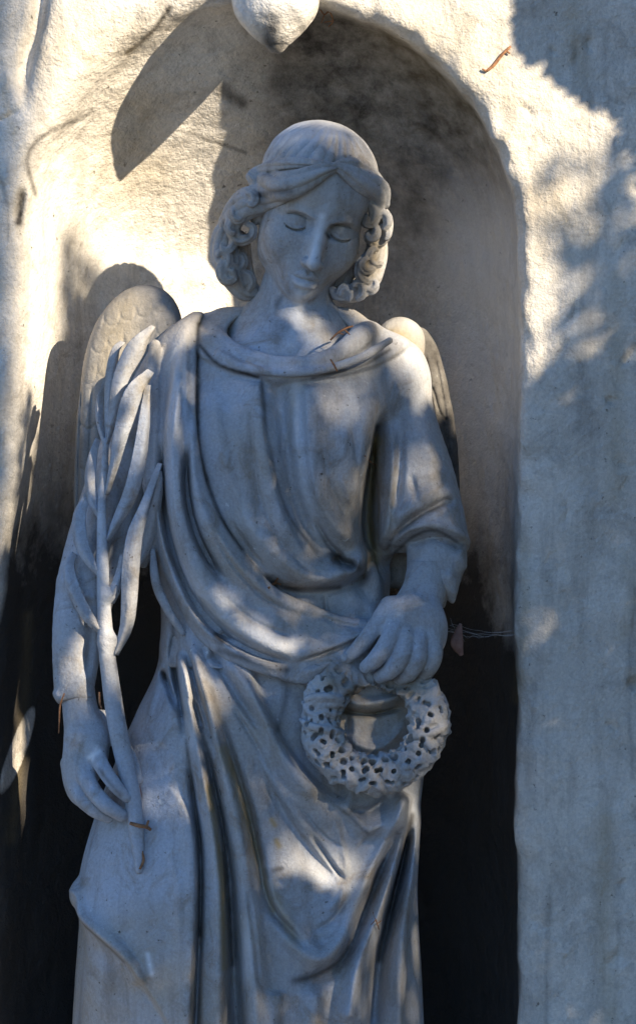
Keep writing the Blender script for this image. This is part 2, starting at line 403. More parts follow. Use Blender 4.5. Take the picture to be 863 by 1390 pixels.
def niche_stain_shade(V):  # real wall stains plus the niche's shade painted into the colour
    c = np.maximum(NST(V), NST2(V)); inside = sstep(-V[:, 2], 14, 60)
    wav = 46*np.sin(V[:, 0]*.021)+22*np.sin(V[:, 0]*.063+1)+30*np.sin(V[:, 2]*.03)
    c[:, 0] = np.maximum(c[:, 0], inside*sstep(V[:, 1]+.4*wav, 430, 1010)**1.5*2.3*(1-.75*sstep(V[:, 0], 640, 700)*(1-sstep(V[:, 1], 820, 960))))  # lower recess shade painted on, darker downwards
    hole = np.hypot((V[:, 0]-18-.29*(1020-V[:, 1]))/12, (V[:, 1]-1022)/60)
    c[:, 0] = np.maximum(c[:, 0], 2.6*(1-sstep(V[:, 0], 60, 110))*sstep(V[:, 1]-.9*(40-V[:, 0])+.4*wav, 760, 860)*sstep(hole, .85, 1.15)); c[:, 0] *= sstep(hole, .8, 1.1)  # painted shade at lower left, left open where the sun patch lands
    c[:, 0] = np.maximum(c[:, 0], inside*(1.0-.26*sstep(V[:, 1], 120, 400))*sstep(V[:, 0]+.3*wav, 290, 430)*(1-.3*sstep(V[:, 0], 540, 640)*sstep(V[:, 1], 180, 330)))  # shade of the hood and right interior painted on
    c[:, 1] = .45*inside*sstep(V[:, 0]+.4*wav, 560, 660)*(1-sstep(V[:, 1], 560, 800))*sstep(V[:, 1], 180, 320)  # cool skylight tone painted on the right inner wall
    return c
mkmesh('niche_wall', [(nvV, nvQ)], M_NICHE, niche, niche_stain_shade); del nvV, nvQ
# hanging bud ornament under the crown of the arch
pv = Vol((290, 460), (-150, 85), (-150, 110), 1.8)
PC = (374, -6, 6)
pv.ell(PC, (60, 62, 58)); pv.tube([(374, 20, 6), (375, 56, 9), (376, 68, 10)], [40, 16, 5], 16)
pv.tube([(374, -140, -20), (374, -40, 0)], [44, 40], 14)
pmx = lat(pv.sh, (30, 34, 30), 12, 1.8)*1.6+lat(pv.sh, (9, 9, 9), 13, 1.8)*.6
X, Y, Z = pv.co((slice(None),)*3)
ang = np.arctan2(Z-PC[2], X-PC[0]); pv.F += (pmx+2.2*np.abs(np.cos(1.5*ang+.8))-1).astype(f32)
mkmesh('bud_pendant', [pv.mesh()], M_NICHE, niche, weather_shade(grime_shade=[([(372, 30), (366, 58), (378, 66)], 14, .75), ([(395, 20), (410, 40)], 8, .5)], pale=[([(345, 10), (400, 5)], 26, .5)]))
pl = bpy.data.meshes.new('plinth'); import bmesh
bm = bmesh.new(); bmesh.ops.create_cube(bm, size=1)
for v_ in bm.verts: v_.co = Vector((v_.co.x*1.6, v_.co.y*.75+.12, v_.co.z*.66-1.11))
bmesh.ops.bevel(bm, geom=bm.edges[:], offset=.02, segments=3, affect='EDGES'); bm.to_mesh(pl); bm.free(); pl.materials.append(M_NICHE); link(bpy.data.objects.new('plinth', pl), niche)
adopt(niche)
tag(niche, 'weathered sandstone memorial block with a deep arched niche behind the angel', 'memorial')
print('niche', time.time()-T0)

# ================================================================== STATUE
SW = 0.0      # statue offset in depth
statue = empty('angel_statue', (350, 1480, -20))
tag(statue, 'grey marble angel looking down, palm frond in one hand and pierced wreath in the other', 'statue')

# ---- trunk field shared by tunic, mantle and skirt
h = 2.0
B = Vol((60, 656), (400, 1486), (-150, 190), h)
rows = np.array([ # v, left, right, front, back
 (400, 300, 470, 0, -60), (430, 272, 498, 18, -80), (450, 240, 522, 38, -95), (480, 222, 545, 66, -110), (530, 216, 556, 92, -120), (600, 214, 530, 112, -120),
 (690, 214, 512, 112, -115), (760, 214, 512, 100, -110), (820, 217, 528, 92, -110), (870, 219, 555, 96, -110), (910, 212, 575, 100, -112), (965, 186, 585, 104, -115),
 (1030, 158, 578, 108, -118), (1100, 132, 570, 112, -120), (1180, 109, 566, 116, -122), (1250, 98, 568, 120, -125), (1320, 92, 572, 124, -128), (1490, 84, 580, 130, -130)], float)
vv = B.ax[1]; it = lambda c: spline_interp(rows[:, 0], rows[:, c], vv)
def spline_interp(x, y, xi):
    m = np.gradient(y, x); k = np.clip(np.searchsorted(x, xi)-1, 0, len(x)-2); hh = x[k+1]-x[k]; t = np.clip((xi-x[k])/hh, 0, 1)
    return ((1+2*t)*(1-t)**2*y[k]+t*(1-t)**2*hh*m[k]+t*t*(3-2*t)*y[k+1]+t*t*(t-1)*hh*m[k+1]).astype(f32)
Lr, Rr_, Fr, Br = it(1), it(2), it(3), it(4); WA = -25
cx = (Lr+Rr_)/2; ax_ = (Rr_-Lr)/2; n_ = 2.3
X, Y, Z = B.co((slice(None),)*3)
x = np.abs(X-cx[None, :, None])/ax_[None, :, None]
bz = np.where(Z > WA, (Fr-WA)[None, :, None], (WA-Br)[None, :, None]); z = np.abs(Z-WA)/bz
r = (x**n_+z**n_)**(1/n_)+1e-5
gr = r**(1-n_)*np.sqrt((x**(n_-1)/ax_[None, :, None])**2+(z**(n_-1)/bz)**2)
B.F = np.clip((r-1)/np.maximum(gr, 1e-3), -60, 60).astype(f32); del x, z, r, gr, bz
B.F = smax(B.F, (415-Y+0*X+0*Z).astype(f32)+30*0, 20)
B.ell((250, 500, -22), (42, 66, 52), 24); B.ell((540, 520, -22), (46, 62, 54), 24)
B.ell((455, 600, 62), (58, 70, 42), 30); B.ell((320, 600, 62), (60, 70, 40), 30)   # breasts
B.ell((330, 1010, 60), (95, 130, 52), 40); B.ell((506, 800, -10), (34, 90, 60), 20); B.ell((514, 690, -30), (30, 130, 46), 16)                                         # forward thigh
Zw = B.ax[2]; FW = sstep(Zw, -70, 0)[None, None, :].astype(f32)

# ---- tunic relief
ht = Map(B)
ht.ridge([(352, 512), (358, 590), (374, 670), (402, 735), (440, 775)], 22, [10, 12, 12, 8], .05, .2, wr=5)       # pleat edge left of channel
ht.ridge([(378, 520), (388, 600), (402, 680), (436, 742), (480, 768)], 15, [-10, -14, -14, -8], .03, .2)           # channel
ht.ridge([(416, 520), (420, 600), (432, 670), (460, 720), (492, 742)], [5, 6, 9, 9], [9, 12, 16, 14], .05, .15, wr=[26, 26, 16, 12])
ht.ridge([(396, 530), (402, 600), (415, 670)], 6, 4, .4, .4)
ht.ridge([(462, 560), (472, 640), (488, 700)], 20, 6, .3, .3)
ht.ridge([(320, 640), (345, 710), (385, 760), (430, 782), (478, 770), (503, 738)], [16, 16, 14, 13, 14], [8, 12, 16, 18, 22], .35, .1, wr=[16, 16, 14, 13, 12])   # blouse roll
ht.ridge([(452, 752), (466, 764), (486, 768)], 6, -22, .25, .25)                                                   # dark hollow under fold
ht.ridge([(424, 700), (448, 740), (470, 756)], 5, -9, .3, .3)
ht.ridge([(362, 778), (385, 797), (420, 803), (462, 797), (492, 780), (508, 752)], 7, -20, .12, .1)                 # under blouse groove
ht.area([(360, 800), (420, 806), (470, 800), (510, 770), (560, 760), (600, 900), (300, 900)], -16, 8)
ht.ridge([(440, 805), (446, 845)], 4, -5); ht.ridge([(470, 800), (505, 830), (515, 860)], 16, 8)
ht.area([(262, 436), (285, 452), (320, 478), (365, 497), (410, 499), (452, 487), (480, 462), (500, 440), (545, 455), (552, 472), (505, 500), (440, 516), (360, 518), (300, 500), (262, 474)], 9, 4)
ht.ridge([(290, 520), (300, 600), (318, 680)], 16, 5, .3, .3)
ht.ridge([(335, 560), (345, 640), (360, 720)], 9, -3.5, .3, .3)
ht.ridge([(520, 545), (510, 610), (502, 670), (500, 710), (510, 760)], [7, 9, 10, 12], [-14, -24, -34, -40], .2, 0, wr=[8, 10, 12, 16])  # armhole groove
for p_, w_, a_ in (([(304, 600), (318, 660), (340, 712), (372, 758)], 6, 3), ([(338, 524), (344, 600), (356, 680), (384, 740), (420, 768)], 3.5, -5), ([(434, 600), (448, 660), (474, 706)], 4, -5),
                   ([(460, 640), (474, 680), (492, 712)], 5, 4), ([(474, 560), (484, 630), (494, 690)], 4, -4), ([(365, 560), (372, 640), (392, 708)], 3, 4), ([(390, 740), (420, 772), (460, 782)], 4, -5),
                   ([(310, 700), (340, 745), (366, 775)], 4, -5), ([(500, 540), (490, 600), (486, 660)], 6, 4)): ht.ridge(p_, w_, a_*.6, .3, .3)
tn = B.like(); tn.F = B.F-1.18*ht.H[:, :, None]*FW
X, Y, Z = tn.co((slice(None),)*3)
tn.F = smax(tn.F, (Y-905+0*X+0*Z).astype(f32), 6)
# right sleeve (viewer's right)
sv = B.like()
sv.tube([(536, 508, -18), (552, 590, -10), (566, 660, 2), (578, 745, 12)], [40, 46, 54, 60], 0, n=4)
hs = Map(B)
hs.ridge([(528, 560), (532, 620), (526, 700), (520, 750)], 9, 9, .2, .1); hs.ridge([(544, 570), (542, 640), (536, 700)], 7, -7, .3, .3)
hs.ridge([(520, 768), (541, 722), (570, 698), (602, 682), (618, 684)], 7, -11, .1, .1); hs.ridge([(530, 710), (560, 680), (598, 664)], 13, 8, .2, .2)
hs.ridge([(532, 745), (556, 722), (586, 712), (618, 724), (634, 742)], 10, 8, .05, .05)
hs.ridge([(570, 560), (585, 630), (592, 680)], 12, 4, .3, .3); hs.ridge([(556, 640), (566, 690)], 6, -5, .3, .3)
sv.F -= hs.H[:, :, None]*FW
sv.F = smax(sv.F, ((Y-746)*.9+.44*(np.maximum(Z, 0)-10)+0*X).astype(f32), 7)
us = B.like(); us.tube([(586, 700, 5), (592, 752, 18), (582, 800, 46)], [42, 41, 33], 0, n=4)
hu = Map(B); hu.ridge([(552, 740), (590, 728), (628, 745)], 8, -8); hu.ridge([(590, 785), (600, 803), (610, 826)], 4, -7, .2, .1); hu.ridge([(604, 770), (616, 795), (612, 822)], 9, 5, .2, .1); hu.ridge([(620, 745), (632, 775)], 9, 4)
us.F -= hu.H[:, :, None]*FW
us.F = smax(us.F, (.62*(Y-806)-.5*(X-575)*.35+.55*(Z-52)).astype(f32), 4)
sv.F = smin(sv.F, us.F, 2); tn.F = smin(tn.F, sv.F, 7)
# left sleeve (viewer's left), mostly behind the frond
ls = B.like()
ls.tube([(232, 500, -30), (185, 600, -28), (152, 690, -16), (122, 780, 12), (109, 855, 34), (103, 935, 48)], [40, 46, 47, 42, 36, 27], 0, n=4)
hl = Map(B)
hl.ridge([(150, 600), (135, 700), (110, 780)], 12, 8); hl.ridge([(170, 640), (160, 740), (135, 800)], 10, -9); hl.ridge([(84, 775), (100, 800), (140, 812)], 9, 6)
hl.ridge([(80, 940), (95, 952), (127, 944)], 7, 4, 0, 0); hl.ridge([(118, 790), (125, 850), (120, 920)], 9, -5, .3, .2)
ls.F -= hl.H[:, :, None]*FW
ls.F = smax(ls.F, (.93*(Y-950)-.1*(X-100)*-1+.3*(Z-60)).astype(f32), 4)
tn.F = smin(tn.F, ls.F, 10); del ls, us, sv
# collar
tn.tube([(278, 436, -30), (287, 452, 16), (312, 474, 52), (345, 489, 80), (385, 497, 94), (430, 494, 93), (466, 478, 74), (492, 456, 40), (504, 450, -10)], [12, 13, 13, 11, 10, 11, 14, 16, 15], 9, n=4)
tn.tube([(300, 484, 70), (335, 502, 94), (385, 509, 106), (440, 505, 104), (490, 488, 88), (528, 464, 50)], [5, 6, 6, 6, 6, 5], 8, n=4)
tn.tube([(270, 474, 62), (300, 500, 88), (350, 517, 112), (420, 516, 116), (488, 501, 104), (530, 474, 70)], [3.5]*6, 3, op='c', n=5)
# hollow for the neck
tn.ell((392, 452, 12), (84, 34, 70), 12, op='c', R=None)
tn.F += lat(tn.sh, (26, 34, 26), 31, h)*.7
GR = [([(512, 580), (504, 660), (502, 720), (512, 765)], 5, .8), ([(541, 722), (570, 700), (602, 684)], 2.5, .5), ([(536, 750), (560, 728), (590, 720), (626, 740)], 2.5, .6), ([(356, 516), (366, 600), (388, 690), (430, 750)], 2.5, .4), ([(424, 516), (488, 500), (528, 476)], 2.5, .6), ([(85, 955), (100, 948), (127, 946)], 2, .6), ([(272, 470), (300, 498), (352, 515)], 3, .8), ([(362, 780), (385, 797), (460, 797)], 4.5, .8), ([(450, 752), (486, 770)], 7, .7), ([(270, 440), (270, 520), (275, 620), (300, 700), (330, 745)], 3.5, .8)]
tunic = mkmesh('tunic', [tn.mesh()], M_STAT, statue, weather_shade(grime_shade=GR, pale=[([(376, 530), (372, 600)], 8, .35), ([(402, 525), (408, 640), (430, 720)], 7, .45), ([(420, 800), (500, 815)], 12, .3), ([(330, 700), (370, 770)], 10, .3)],
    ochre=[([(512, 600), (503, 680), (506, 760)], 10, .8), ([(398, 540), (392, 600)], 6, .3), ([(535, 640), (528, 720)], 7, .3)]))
Wt = tn.depth()

# ---- mantle
hm = Map(B)
RM = [(262, 421), (276, 424), (270, 445), (269, 500), (269, 570), (276, 620), (286, 655), (303, 700), (332, 745), (370, 792), (420, 818), (470, 836), (520, 842), (530, 868), (470, 905), (415, 925),
      (360, 912), (310, 893), (272, 866), (244, 822), (222, 780), (206, 735), (196, 700), (204, 640), (206, 560), (204, 500), (212, 462), (236, 440)]
hm.H += 9
hm.ridge([(258, 430), (244, 480), (240, 560), (238, 640), (248, 712), (274, 782), (322, 842), (380, 876), (430, 882), (490, 862), (525, 850)], [14, 15, 15, 14, 14, 16, 16, 14, 12, 10], [6, 14, 20, 18, 18, 18, 16, 14, 12, 8], .02, .05, wr=[12, 14, 14, 14, 16, 24, 30, 24, 14, 10])
hm.ridge([(264, 560), (266, 640), (282, 700), (314, 752), (360, 798), (420, 830)], [7, 9, 14, 18, 18], [4, 10, 14, 14, 8], .1, .3, wr=[7, 8, 10, 14, 20])
hm.ridge([(258, 600), (256, 660), (266, 715), (290, 765), (325, 806)], [5, 6, 7, 9], [-10, -16, -18, -8], .15, .3)
hm.ridge([(216, 470), (214, 560), (212, 650), (220, 720), (240, 782), (270, 838), (312, 872), (360, 895), (405, 905)], [6, 7, 8, 8, 8, 8], [5, 6, 8, 10, 10, 9], .1, .1)
hm.ridge([(226, 560), (222, 650), (230, 720), (252, 790), (290, 846), (340, 880), (400, 898)], [5, 6, 7, 8, 7], [-6, -12, -13, -14, -12], .2, .1)
hm.ridge([(232, 490), (226, 560), (222, 600)], 6, -5, .3, .3); hm.ridge([(254, 450), (256, 520), (257, 600)], 4, 3, .3, .3)
hm.ridge([(395, 898), (440, 884), (480, 868), (522, 848)], 4, -8, .3, .05); hm.ridge([(400, 912), (450, 896), (500, 872)], 9, 8, .2, .1)
hm.ridge([(350, 820), (400, 850), (450, 858)], 20, 5, .3, .3)
for p_, w_, a_ in (([(246, 500), (232, 600), (236, 690)], 4, -5), ([(284, 700), (312, 756), (356, 806), (410, 840)], 4, -7), ([(300, 800), (350, 842), (410, 864)], 4, -5), ([(262, 800), (310, 852), (372, 886)], 4, -7),
                   ([(330, 770), (380, 812), (440, 836)], 5, 5), ([(230, 740), (252, 800), (286, 846)], 3.5, 5), ([(420, 830), (470, 846), (515, 850)], 4, -6), ([(250, 560), (248, 650), (262, 726), (296, 786)], 4, 5)): hm.ridge(p_, w_, a_*.65, .3, .3)
mt = B.like(); sdm = hm.sd(RM)[:, :, None]
mt.F = B.F-1.3*hm.H[:, :, None]*sstep(Zw, -110, -40)[None, None, :].astype(f32)
mt.ell((262, 452, -22), (30, 34, 50), 18); mt.ell((246, 472, -30), (40, 34, 50), 14)
mt.F = smax(mt.F, (sdm+0*mt.F[:1, :1]).astype(f32), 11)
# loose hanging fold and hem cords at the outer side
mt.tube([(212, 470, 40), (204, 560, 46), (206, 640, 52), (211, 690, 50), (207, 730, 44), (196, 765, 30)], [8, 12, 13, 10, 9, 6], 9, n=4)
mt.tube([(209, 748, 48), (214, 790, 62), (230, 826, 66), (250, 858, 62)], [4, 6, 6, 4], 4, n=4)
mt.F += lat(mt.sh, (26, 34, 26), 32, h)*.7
mkmesh('mantle', [mt.mesh()], M_STAT, statue, weather_shade(grime_shade=[([(270, 440), (271, 560), (280, 640), (300, 698), (330, 744)], 3, .8), ([(296, 858), (304, 868)], 5, .8), ([(258, 640), (268, 715), (300, 775)], 5, .35), ([(300, 880), (390, 905)], 5, .5)],
    pale=[([(240, 470), (244, 540)], 9, .35), ([(262, 790), (320, 845), (400, 880)], 14, .45)], ochre=[([(268, 560), (285, 640)], 4, .3)]))
Wm = mt.depth(); del mt

# ---- skirt
hk = Map(B)
hk.area([(60, 1212), (98, 1214), (108, 1243), (140, 1268), (170, 1292), (200, 1330), (240, 1400), (250, 1500), (60, 1500)], -15, 5)
hk.ridge([(96, 1206), (106, 1236), (138, 1262), (170, 1288), (200, 1330)], 14, 9, .02, .1, wr=14)
hk.ridge([(222, 800), (228, 860), (226, 900)], 14, 8, .2, .3); hk.ridge([(236, 850), (238, 905), (248, 960), (256, 1010)], 6, [-8, -14, -12], .2, .3)
hk.ridge([(218, 905), (232, 935), (246, 970)], 5, -9, .2, .4); hk.ridge([(240, 880), (256, 920), (266, 980), (276, 1040)], 11, [10, 14, 12, 8], .1, .3)
hk.ridge([(223, 1054), (250, 1085), (265, 1130), (269, 1190), (264, 1290), (258, 1400)], [26, 26, 26, 24], [4, 9, 12, 14, 14], .1, 0, wr=[4, 4, 4, 5])
hk.ridge([(256, 1000), (266, 1080), (274, 1150), (274, 1250), (268, 1400)], 6, [-8, -14, -16, -16, -16], .2, 0)
hk.ridge([(268, 990), (282, 1060), (297, 1150), (303, 1230), (306, 1400)], [9, 11, 13, 16, 18], [12, 17, 18, 18, 18], .1, 0, wr=[7, 7, 8, 8, 8])
hk.ridge([(262, 940), (274, 975), (276, 990)], 4, -9, .3, .3)
hk.ridge([(276, 985), (292, 1050), (308, 1140), (316, 1220), (324, 1400)], [5, 6, 9, 12, 15], [-10, -15, -24, -34, -40], .15, 0)
hk.ridge([(250, 830), (270, 900), (290, 960), (312, 1040), (330, 1120), (342, 1220), (352, 1400)], [10, 14, 17, 20, 22, 22], [8, 14, 18, 20, 22, 22, 22], .1, 0, wr=[9, 10, 12, 13, 15])
hk.ridge([(252, 868), (268, 925), (284, 975), (300, 1035)], 5, -10, .2, .4)
hk.ridge([(290, 930), (312, 1010), (334, 1080), (350, 1150), (366, 1215), (404, 1262), (440, 1292)], [8, 9, 10, 9, 8], [-10, -16, -17, -15, -13], .2, .2)
hk.ridge([(274, 872), (300, 905), (330, 950), (372, 1005)], [6, 7, 8], -11, .15, .4, wr=14)
hk.ridge([(300, 888), (336, 924), (368, 980), (402, 1036), (440, 1074)], 16, [9, 13, 14, 12], .1, .1, wr=[10, 8, 6, 5])
hk.area([(345, 905), (415, 915), (470, 920), (470, 1070), (440, 1066), (404, 1030), (376, 990), (352, 935)], -13, 7)
hk.ridge([(330, 985), (362, 1050), (400, 1120), (440, 1170), (470, 1200)], 18, [-4, -7, -8, -6], .3, .15, wr=8)
hk.ridge([(362, 985), (410, 1060), (450, 1110), (476, 1130)], 18, 6, .3, .3)
hk.ridge([(442, 1070), (474, 1092), (498, 1117), (530, 1103), (550, 1070)], [12, 12, 14, 12], [8, 16, 22, 22], .25, .05, wr=[12, 12, 12, 12])
hk.ridge([(470, 1090), (500, 1096), (530, 1078)], 8, -9, .2, .2)
hk.ridge([(445, 938), (490, 950), (530, 944), (570, 930)], 10, 16, .1, .1); hk.ridge([(450, 956), (500, 966), (550, 956)], 5, -12, .2, .2); hk.ridge([(462, 990), (500, 1010), (530, 1000), (552, 970)], 8, 9, .2, .2)
hk.ridge([(452, 1095), (466, 1150), (472, 1186)], 4, 3, .3, .3); hk.ridge([(420, 1120), (452, 1168), (470, 1190)], 4, -7, .3, .2)
hk.ridge([(444, 1230), (462, 1205), (468, 1190)], 7, 5, .3, .3)
hk.ridge([(350, 1150), (372, 1210), (400, 1262), (434, 1286), (462, 1268), (484, 1228), (504, 1176), (530, 1120), (550, 1070)], [13, 14, 15, 15, 12, 11, 10], [6, 12, 16, 20, 22, 22, 18], .1, .05, wr=[12, 12, 14, 14, 11, 8, 8])
hk.ridge([(400, 1320), (440, 1312), (474, 1280), (500, 1215), (520, 1165), (545, 1112)], [8, 11, 14, 13, 9], [-12, -21, -30, -28, -14], .15, .1)
hk.ridge([(552, 1085), (538, 1150), (512, 1225), (486, 1290), (474, 1360)], [10, 11, 12, 12], [14, 22, 26, 28], .1, 0, wr=[8, 8, 9, 9])
hk.ridge([(558, 1105), (546, 1170), (528, 1240), (514, 1300), (506, 1380)], [6, 9, 11, 12], [-14, -22, -28, -30], .15, 0)
hk.ridge([(566, 1090), (558, 1180), (546, 1260), (540, 1400)], 12, [6, 12, 14, 14], .1, 0)
hk.ridge([(380, 1330), (372, 1400)], 16, 12, .1, 0); hk.ridge([(430, 1320), (425, 1420)], 18, 14, .2, 0)
for p_, w_, a_ in (([(226, 870), (214, 930), (196, 990)], 5, 5), ([(346, 1010), (392, 1084), (446, 1146)], 6, 6), ([(310, 940), (352, 1010), (380, 1070)], 4, -6), ([(230, 1130), (246, 1200), (244, 1290)], 6, 4),
                   ([(150, 1245), (190, 1290), (216, 1340)], 5, -4), ([(400, 1080), (440, 1128), (478, 1150)], 4, -5), ([(336, 1180), (348, 1260), (356, 1340)], 4, -7), ([(480, 1150), (500, 1130), (520, 1112)], 4, -5),
                   ([(290, 1060), (304, 1140), (312, 1200)], 3, 4), ([(420, 1255), (450, 1240), (478, 1200)], 5, -6), ([(256, 905), (272, 960), (286, 1000)], 3.5, -6), ([(540, 1130), (524, 1200), (498, 1270)], 4, 5)): hk.ridge(p_, w_, a_*.6, .3, .3)
hk.H *= 1-(1-sstep(hk.v, 822, 905)[None, :])*(1-sstep(hk.u, 300, 400)[:, None])
sk = B.like(); sk.F = B.F-1.35*hk.H[:, :, None]*FW
sk.ell((108, 1216, -10), (14, 20, 34), 10)
sk.F = smax(sk.F-.6, (864-55*(1-sstep(X, 240, 300))-Y+0*Z).astype(f32), 6)
sk.F += lat(sk.sh, (26, 38, 26), 33, h)*.8
mkmesh('skirt', [sk.mesh()], M_STAT, statue, weather_shade(grime_shade=[([(236, 850), (240, 905), (250, 965)], 3.5, .6), ([(256, 1000), (266, 1080), (274, 1150), (274, 1260)], 3, .6), ([(276, 985), (292, 1050), (308, 1140), (318, 1300)], 4, .7), ([(290, 930), (334, 1080), (366, 1215), (404, 1262)], 4, .35), ([(400, 1318), (440, 1310), (474, 1280), (520, 1165)], 5, .6), ([(558, 1105), (528, 1240), (514, 1300)], 5, .7), ([(104, 1245), (140, 1270), (172, 1296)], 3, .5), ([(440, 1076), (474, 1100), (498, 1124)], 3, .4), ([(306, 1150), (320, 1290)], 5, .6), ([(362, 1172), (364, 1180)], 4, 1), ([(372, 1172), (382, 1170)], 4, .7), ([(380, 910), (390, 935), (378, 985)], 5, .4)],
    pale=[([(205, 1285), (210, 1310)], 4, .9), ([(245, 900), (262, 1000)], 10, .3), ([(362, 1170), (366, 1210), (385, 1225)], 10, .5), ([(340, 1240), (335, 1310)], 14, .4)],
    ochre=[([(470, 960), (540, 960)], 26, .4), ([(306, 1010), (328, 1070), (350, 1150), (372, 1225)], 7, .75), ([(286, 1060), (302, 1160), (308, 1300)], 4.5, .8), ([(368, 1190), (400, 1262)], 10, .5), ([(370, 1105), (374, 1112)], 4, .9), ([(376, 1132), (380, 1140)], 4, .9)]))
Wk = sk.depth(); del sk, B
def front(u, v):
    i = int(round((u-60)/2)); j = int(round((v-400)/2)); m = -1e9
    for D in (Wt, Wm, Wk):
        if 0 <= i < D.shape[0] and 0 <= j < D.shape[1] and not np.isnan(D[i, j]): m = max(m, float(D[i, j]))
    return m if m > -1e8 else 0
del tn
print('robes', time.time()-T0)

# ---- head, neck, chest (part of the body mesh)
def rot(yaw, pitch, roll):
    """local axes: x right, y down, z out of the face; returns world->local matrix in (u,v,w)"""
    cy, sy = math.cos(yaw), math.sin(yaw); cp, sp = math.cos(pitch), math.sin(pitch); cr, sr = math.cos(roll), math.sin(roll)
    Ry = np.array([[cy, 0, sy], [0, 1, 0], [-sy, 0, cy]]); Rp = np.array([[1, 0, 0], [0, cp, sp], [0, -sp, cp]]); Rl = np.array([[cr, -sr, 0], [sr, cr, 0], [0, 0, 1]])
    return (Rl @ Ry @ Rp).T
RH = rot(math.radians(13), math.radians(17), math.radians(13))
eye_mid = np.array([434.5, 317, 84.0]); loc_mid = np.array([0, 0, 84.0])
HF = Frame(RH, eye_mid-RH.T @ loc_mid)
hd = Vol((300, 540), (150, 560), (-125, 175), 1.25)
H_ = lambda *a, **k: hd.ell(*a, fr=HF, **k)
def HT(p, r, k=0, op='u', n=5): hd.tube(p, r, k, fr=HF, op=op, n=n)
H_((0, -46, -10), (73, 71, 88)); H_((0, 8, 18), (67, 84, 68), k=14)
H_((0, 56, 34), (43, 46, 46), k=24); H_((0, 93, 60), (17, 15, 19), k=20); H_((0, 80, 50), (28, 22, 30), k=16)
for s_ in (-1, 1):
    H_((s_*37, 30, 50), (28, 31, 28), k=18); H_((s_*41, 50, 16), (18, 30, 30), k=20)
H_((0, -38, 40), (60, 44, 45), k=16)
H_((0, 66, 72), (24, 22, 17), k=22)
S_ = lambda x, y, o=0: (x, y, hd.ray(HF, x, y)+o)
Hc = Vol.like(hd); base_S = {}
def SS(x, y, o=0):                                                   # height of the bare face, measured once
    if (x, y) not in base_S: base_S[x, y] = hd.ray(HF, x, y)
    return (x, y, base_S[x, y]+o)
for x_ in (-54, -40, -22, -8, 8, 22, 40, 54):
    for y_ in (-8, -17, -9): SS(x_, y_)
eyeS = {q: SS(q*32, 0)[2] for q in (-1, 1)}; noseS = [SS(0, y_)[2] for y_ in (-24, -6, 12, 30, 41, 44, 51)]; chS = SS(0, 85)[2]
mo = {(x_, y_): SS(x_, y_)[2] for x_ in (-20, -17, -11, -9, -4, 0, 4, 9, 11, 17, 20) for y_ in (62.8, 64, 65, 69, 69.7, 70.2, 73, 76, 77)}
for s_ in (-1, 1):                                                   # brow, socket, ball and lids
    HT([SS(s_*8, -8, -1), SS(s_*22, -17, -.5), SS(s_*40, -17, -1.5), SS(s_*54, -9, -3.5)], [2.5, 4, 4, 2.5], 8)
    H_((s_*31, -1.5, eyeS[s_]+4.5), (22.5, 13.5, 17), k=5, op='c'); H_((s_*14, 2, eyeS[s_]+10), (7, 8, 8), k=10, op='c')
    zc = eyeS[s_]-23.5
    H_((s_*32, 2, zc), (20.5, 17, 21), k=1.5)
    eb = lambda dx, y, o: (s_*(32+dx), y, zc+21*math.sqrt(max(.05, 1-(dx/20.5)**2-((y-2)/17)**2))+o)
    HT([eb(-16, 4.5, .8), eb(-9, 8.5, .8), eb(0, 11, .8), eb(9, 9.5, .6), eb(17, 5, .4)], [1.5, 3.0, 3.6, 3.0, 1.6], .7, 'c')
    HT([eb(-17, 1.8, .2), eb(-9, 5.3, .5), eb(0, 7.6, .6), eb(9, 6.2, .5), eb(18, 1.8, 0)], [1.1, 1.9, 2.2, 2.0, 1.2], 1.0)
    HT([eb(-16, 7.5, 0), eb(-8, 13, .4), eb(1, 15.2, .8), eb(10, 12.6, .2), eb(17, 7.2, -.5)], [1.1, 1.9, 2.1, 1.9, 1.1], 1.5)
    HT([eb(-15, -5, .6), eb(-8, -9.5, .6), eb(2, -11, .6), eb(13, -7.5, .2)], [1.0, 1.5, 1.5, 1.0], 2.5, 'c')
HT([(0, -24, noseS[0]-6), (0, -6, noseS[1]-2), (0, 12, noseS[2]+5), (0, 30, noseS[3]+14), (0, 41, noseS[4]+19)], [9, 8, 7.8, 8.2, 8.6], 8)
H_((0, 26, noseS[3]-2), (14, 26, 12), k=7); H_((0, 43, noseS[5]+20), (8.6, 8, 8.5), k=5)
for s_ in (-1, 1):
    H_((s_*10, 45, noseS[5]+8), (6.4, 6.2, 8.5), k=4); H_((s_*5.3, 51.5, noseS[6]+14), (3.2, 3, 6), k=2, op='c')
L_ = lambda x, y, o: (x, y, mo[x, y]+o)
HT([L_(-20, 69, -1.6), L_(-11, 65, -.6), L_(-4, 62.8, .6), L_(0, 64, .4), L_(4, 62.8, .6), L_(11, 65, -.6), L_(20, 69, -1.6)], [1.6, 4.4, 6.0, 5.6, 6.0, 4.4, 1.6], 1.5)
HT([L_(-17, 73, -2), L_(-9, 76, 0), L_(0, 77, .8), L_(9, 76, 0), L_(17, 73, -2)], [1.8, 6.0, 7.4, 6.0, 1.8], 1.5)
HT([L_(-21, 69, 1), L_(-11, 69.7, 5.4), L_(0, 70.2, 7.0), L_(11, 69.7, 5.4), L_(21, 69, 1)] if (21, 69) in mo else [(-21, 69, mo[-20, 69]+1), L_(-11, 69.7, 5.4), L_(0, 70.2, 7.0), L_(11, 69.7, 5.4), (21, 69, mo[20, 69]+1)], [2.6, 2.6, 2.5, 2.6, 2.6], .5, 'c')
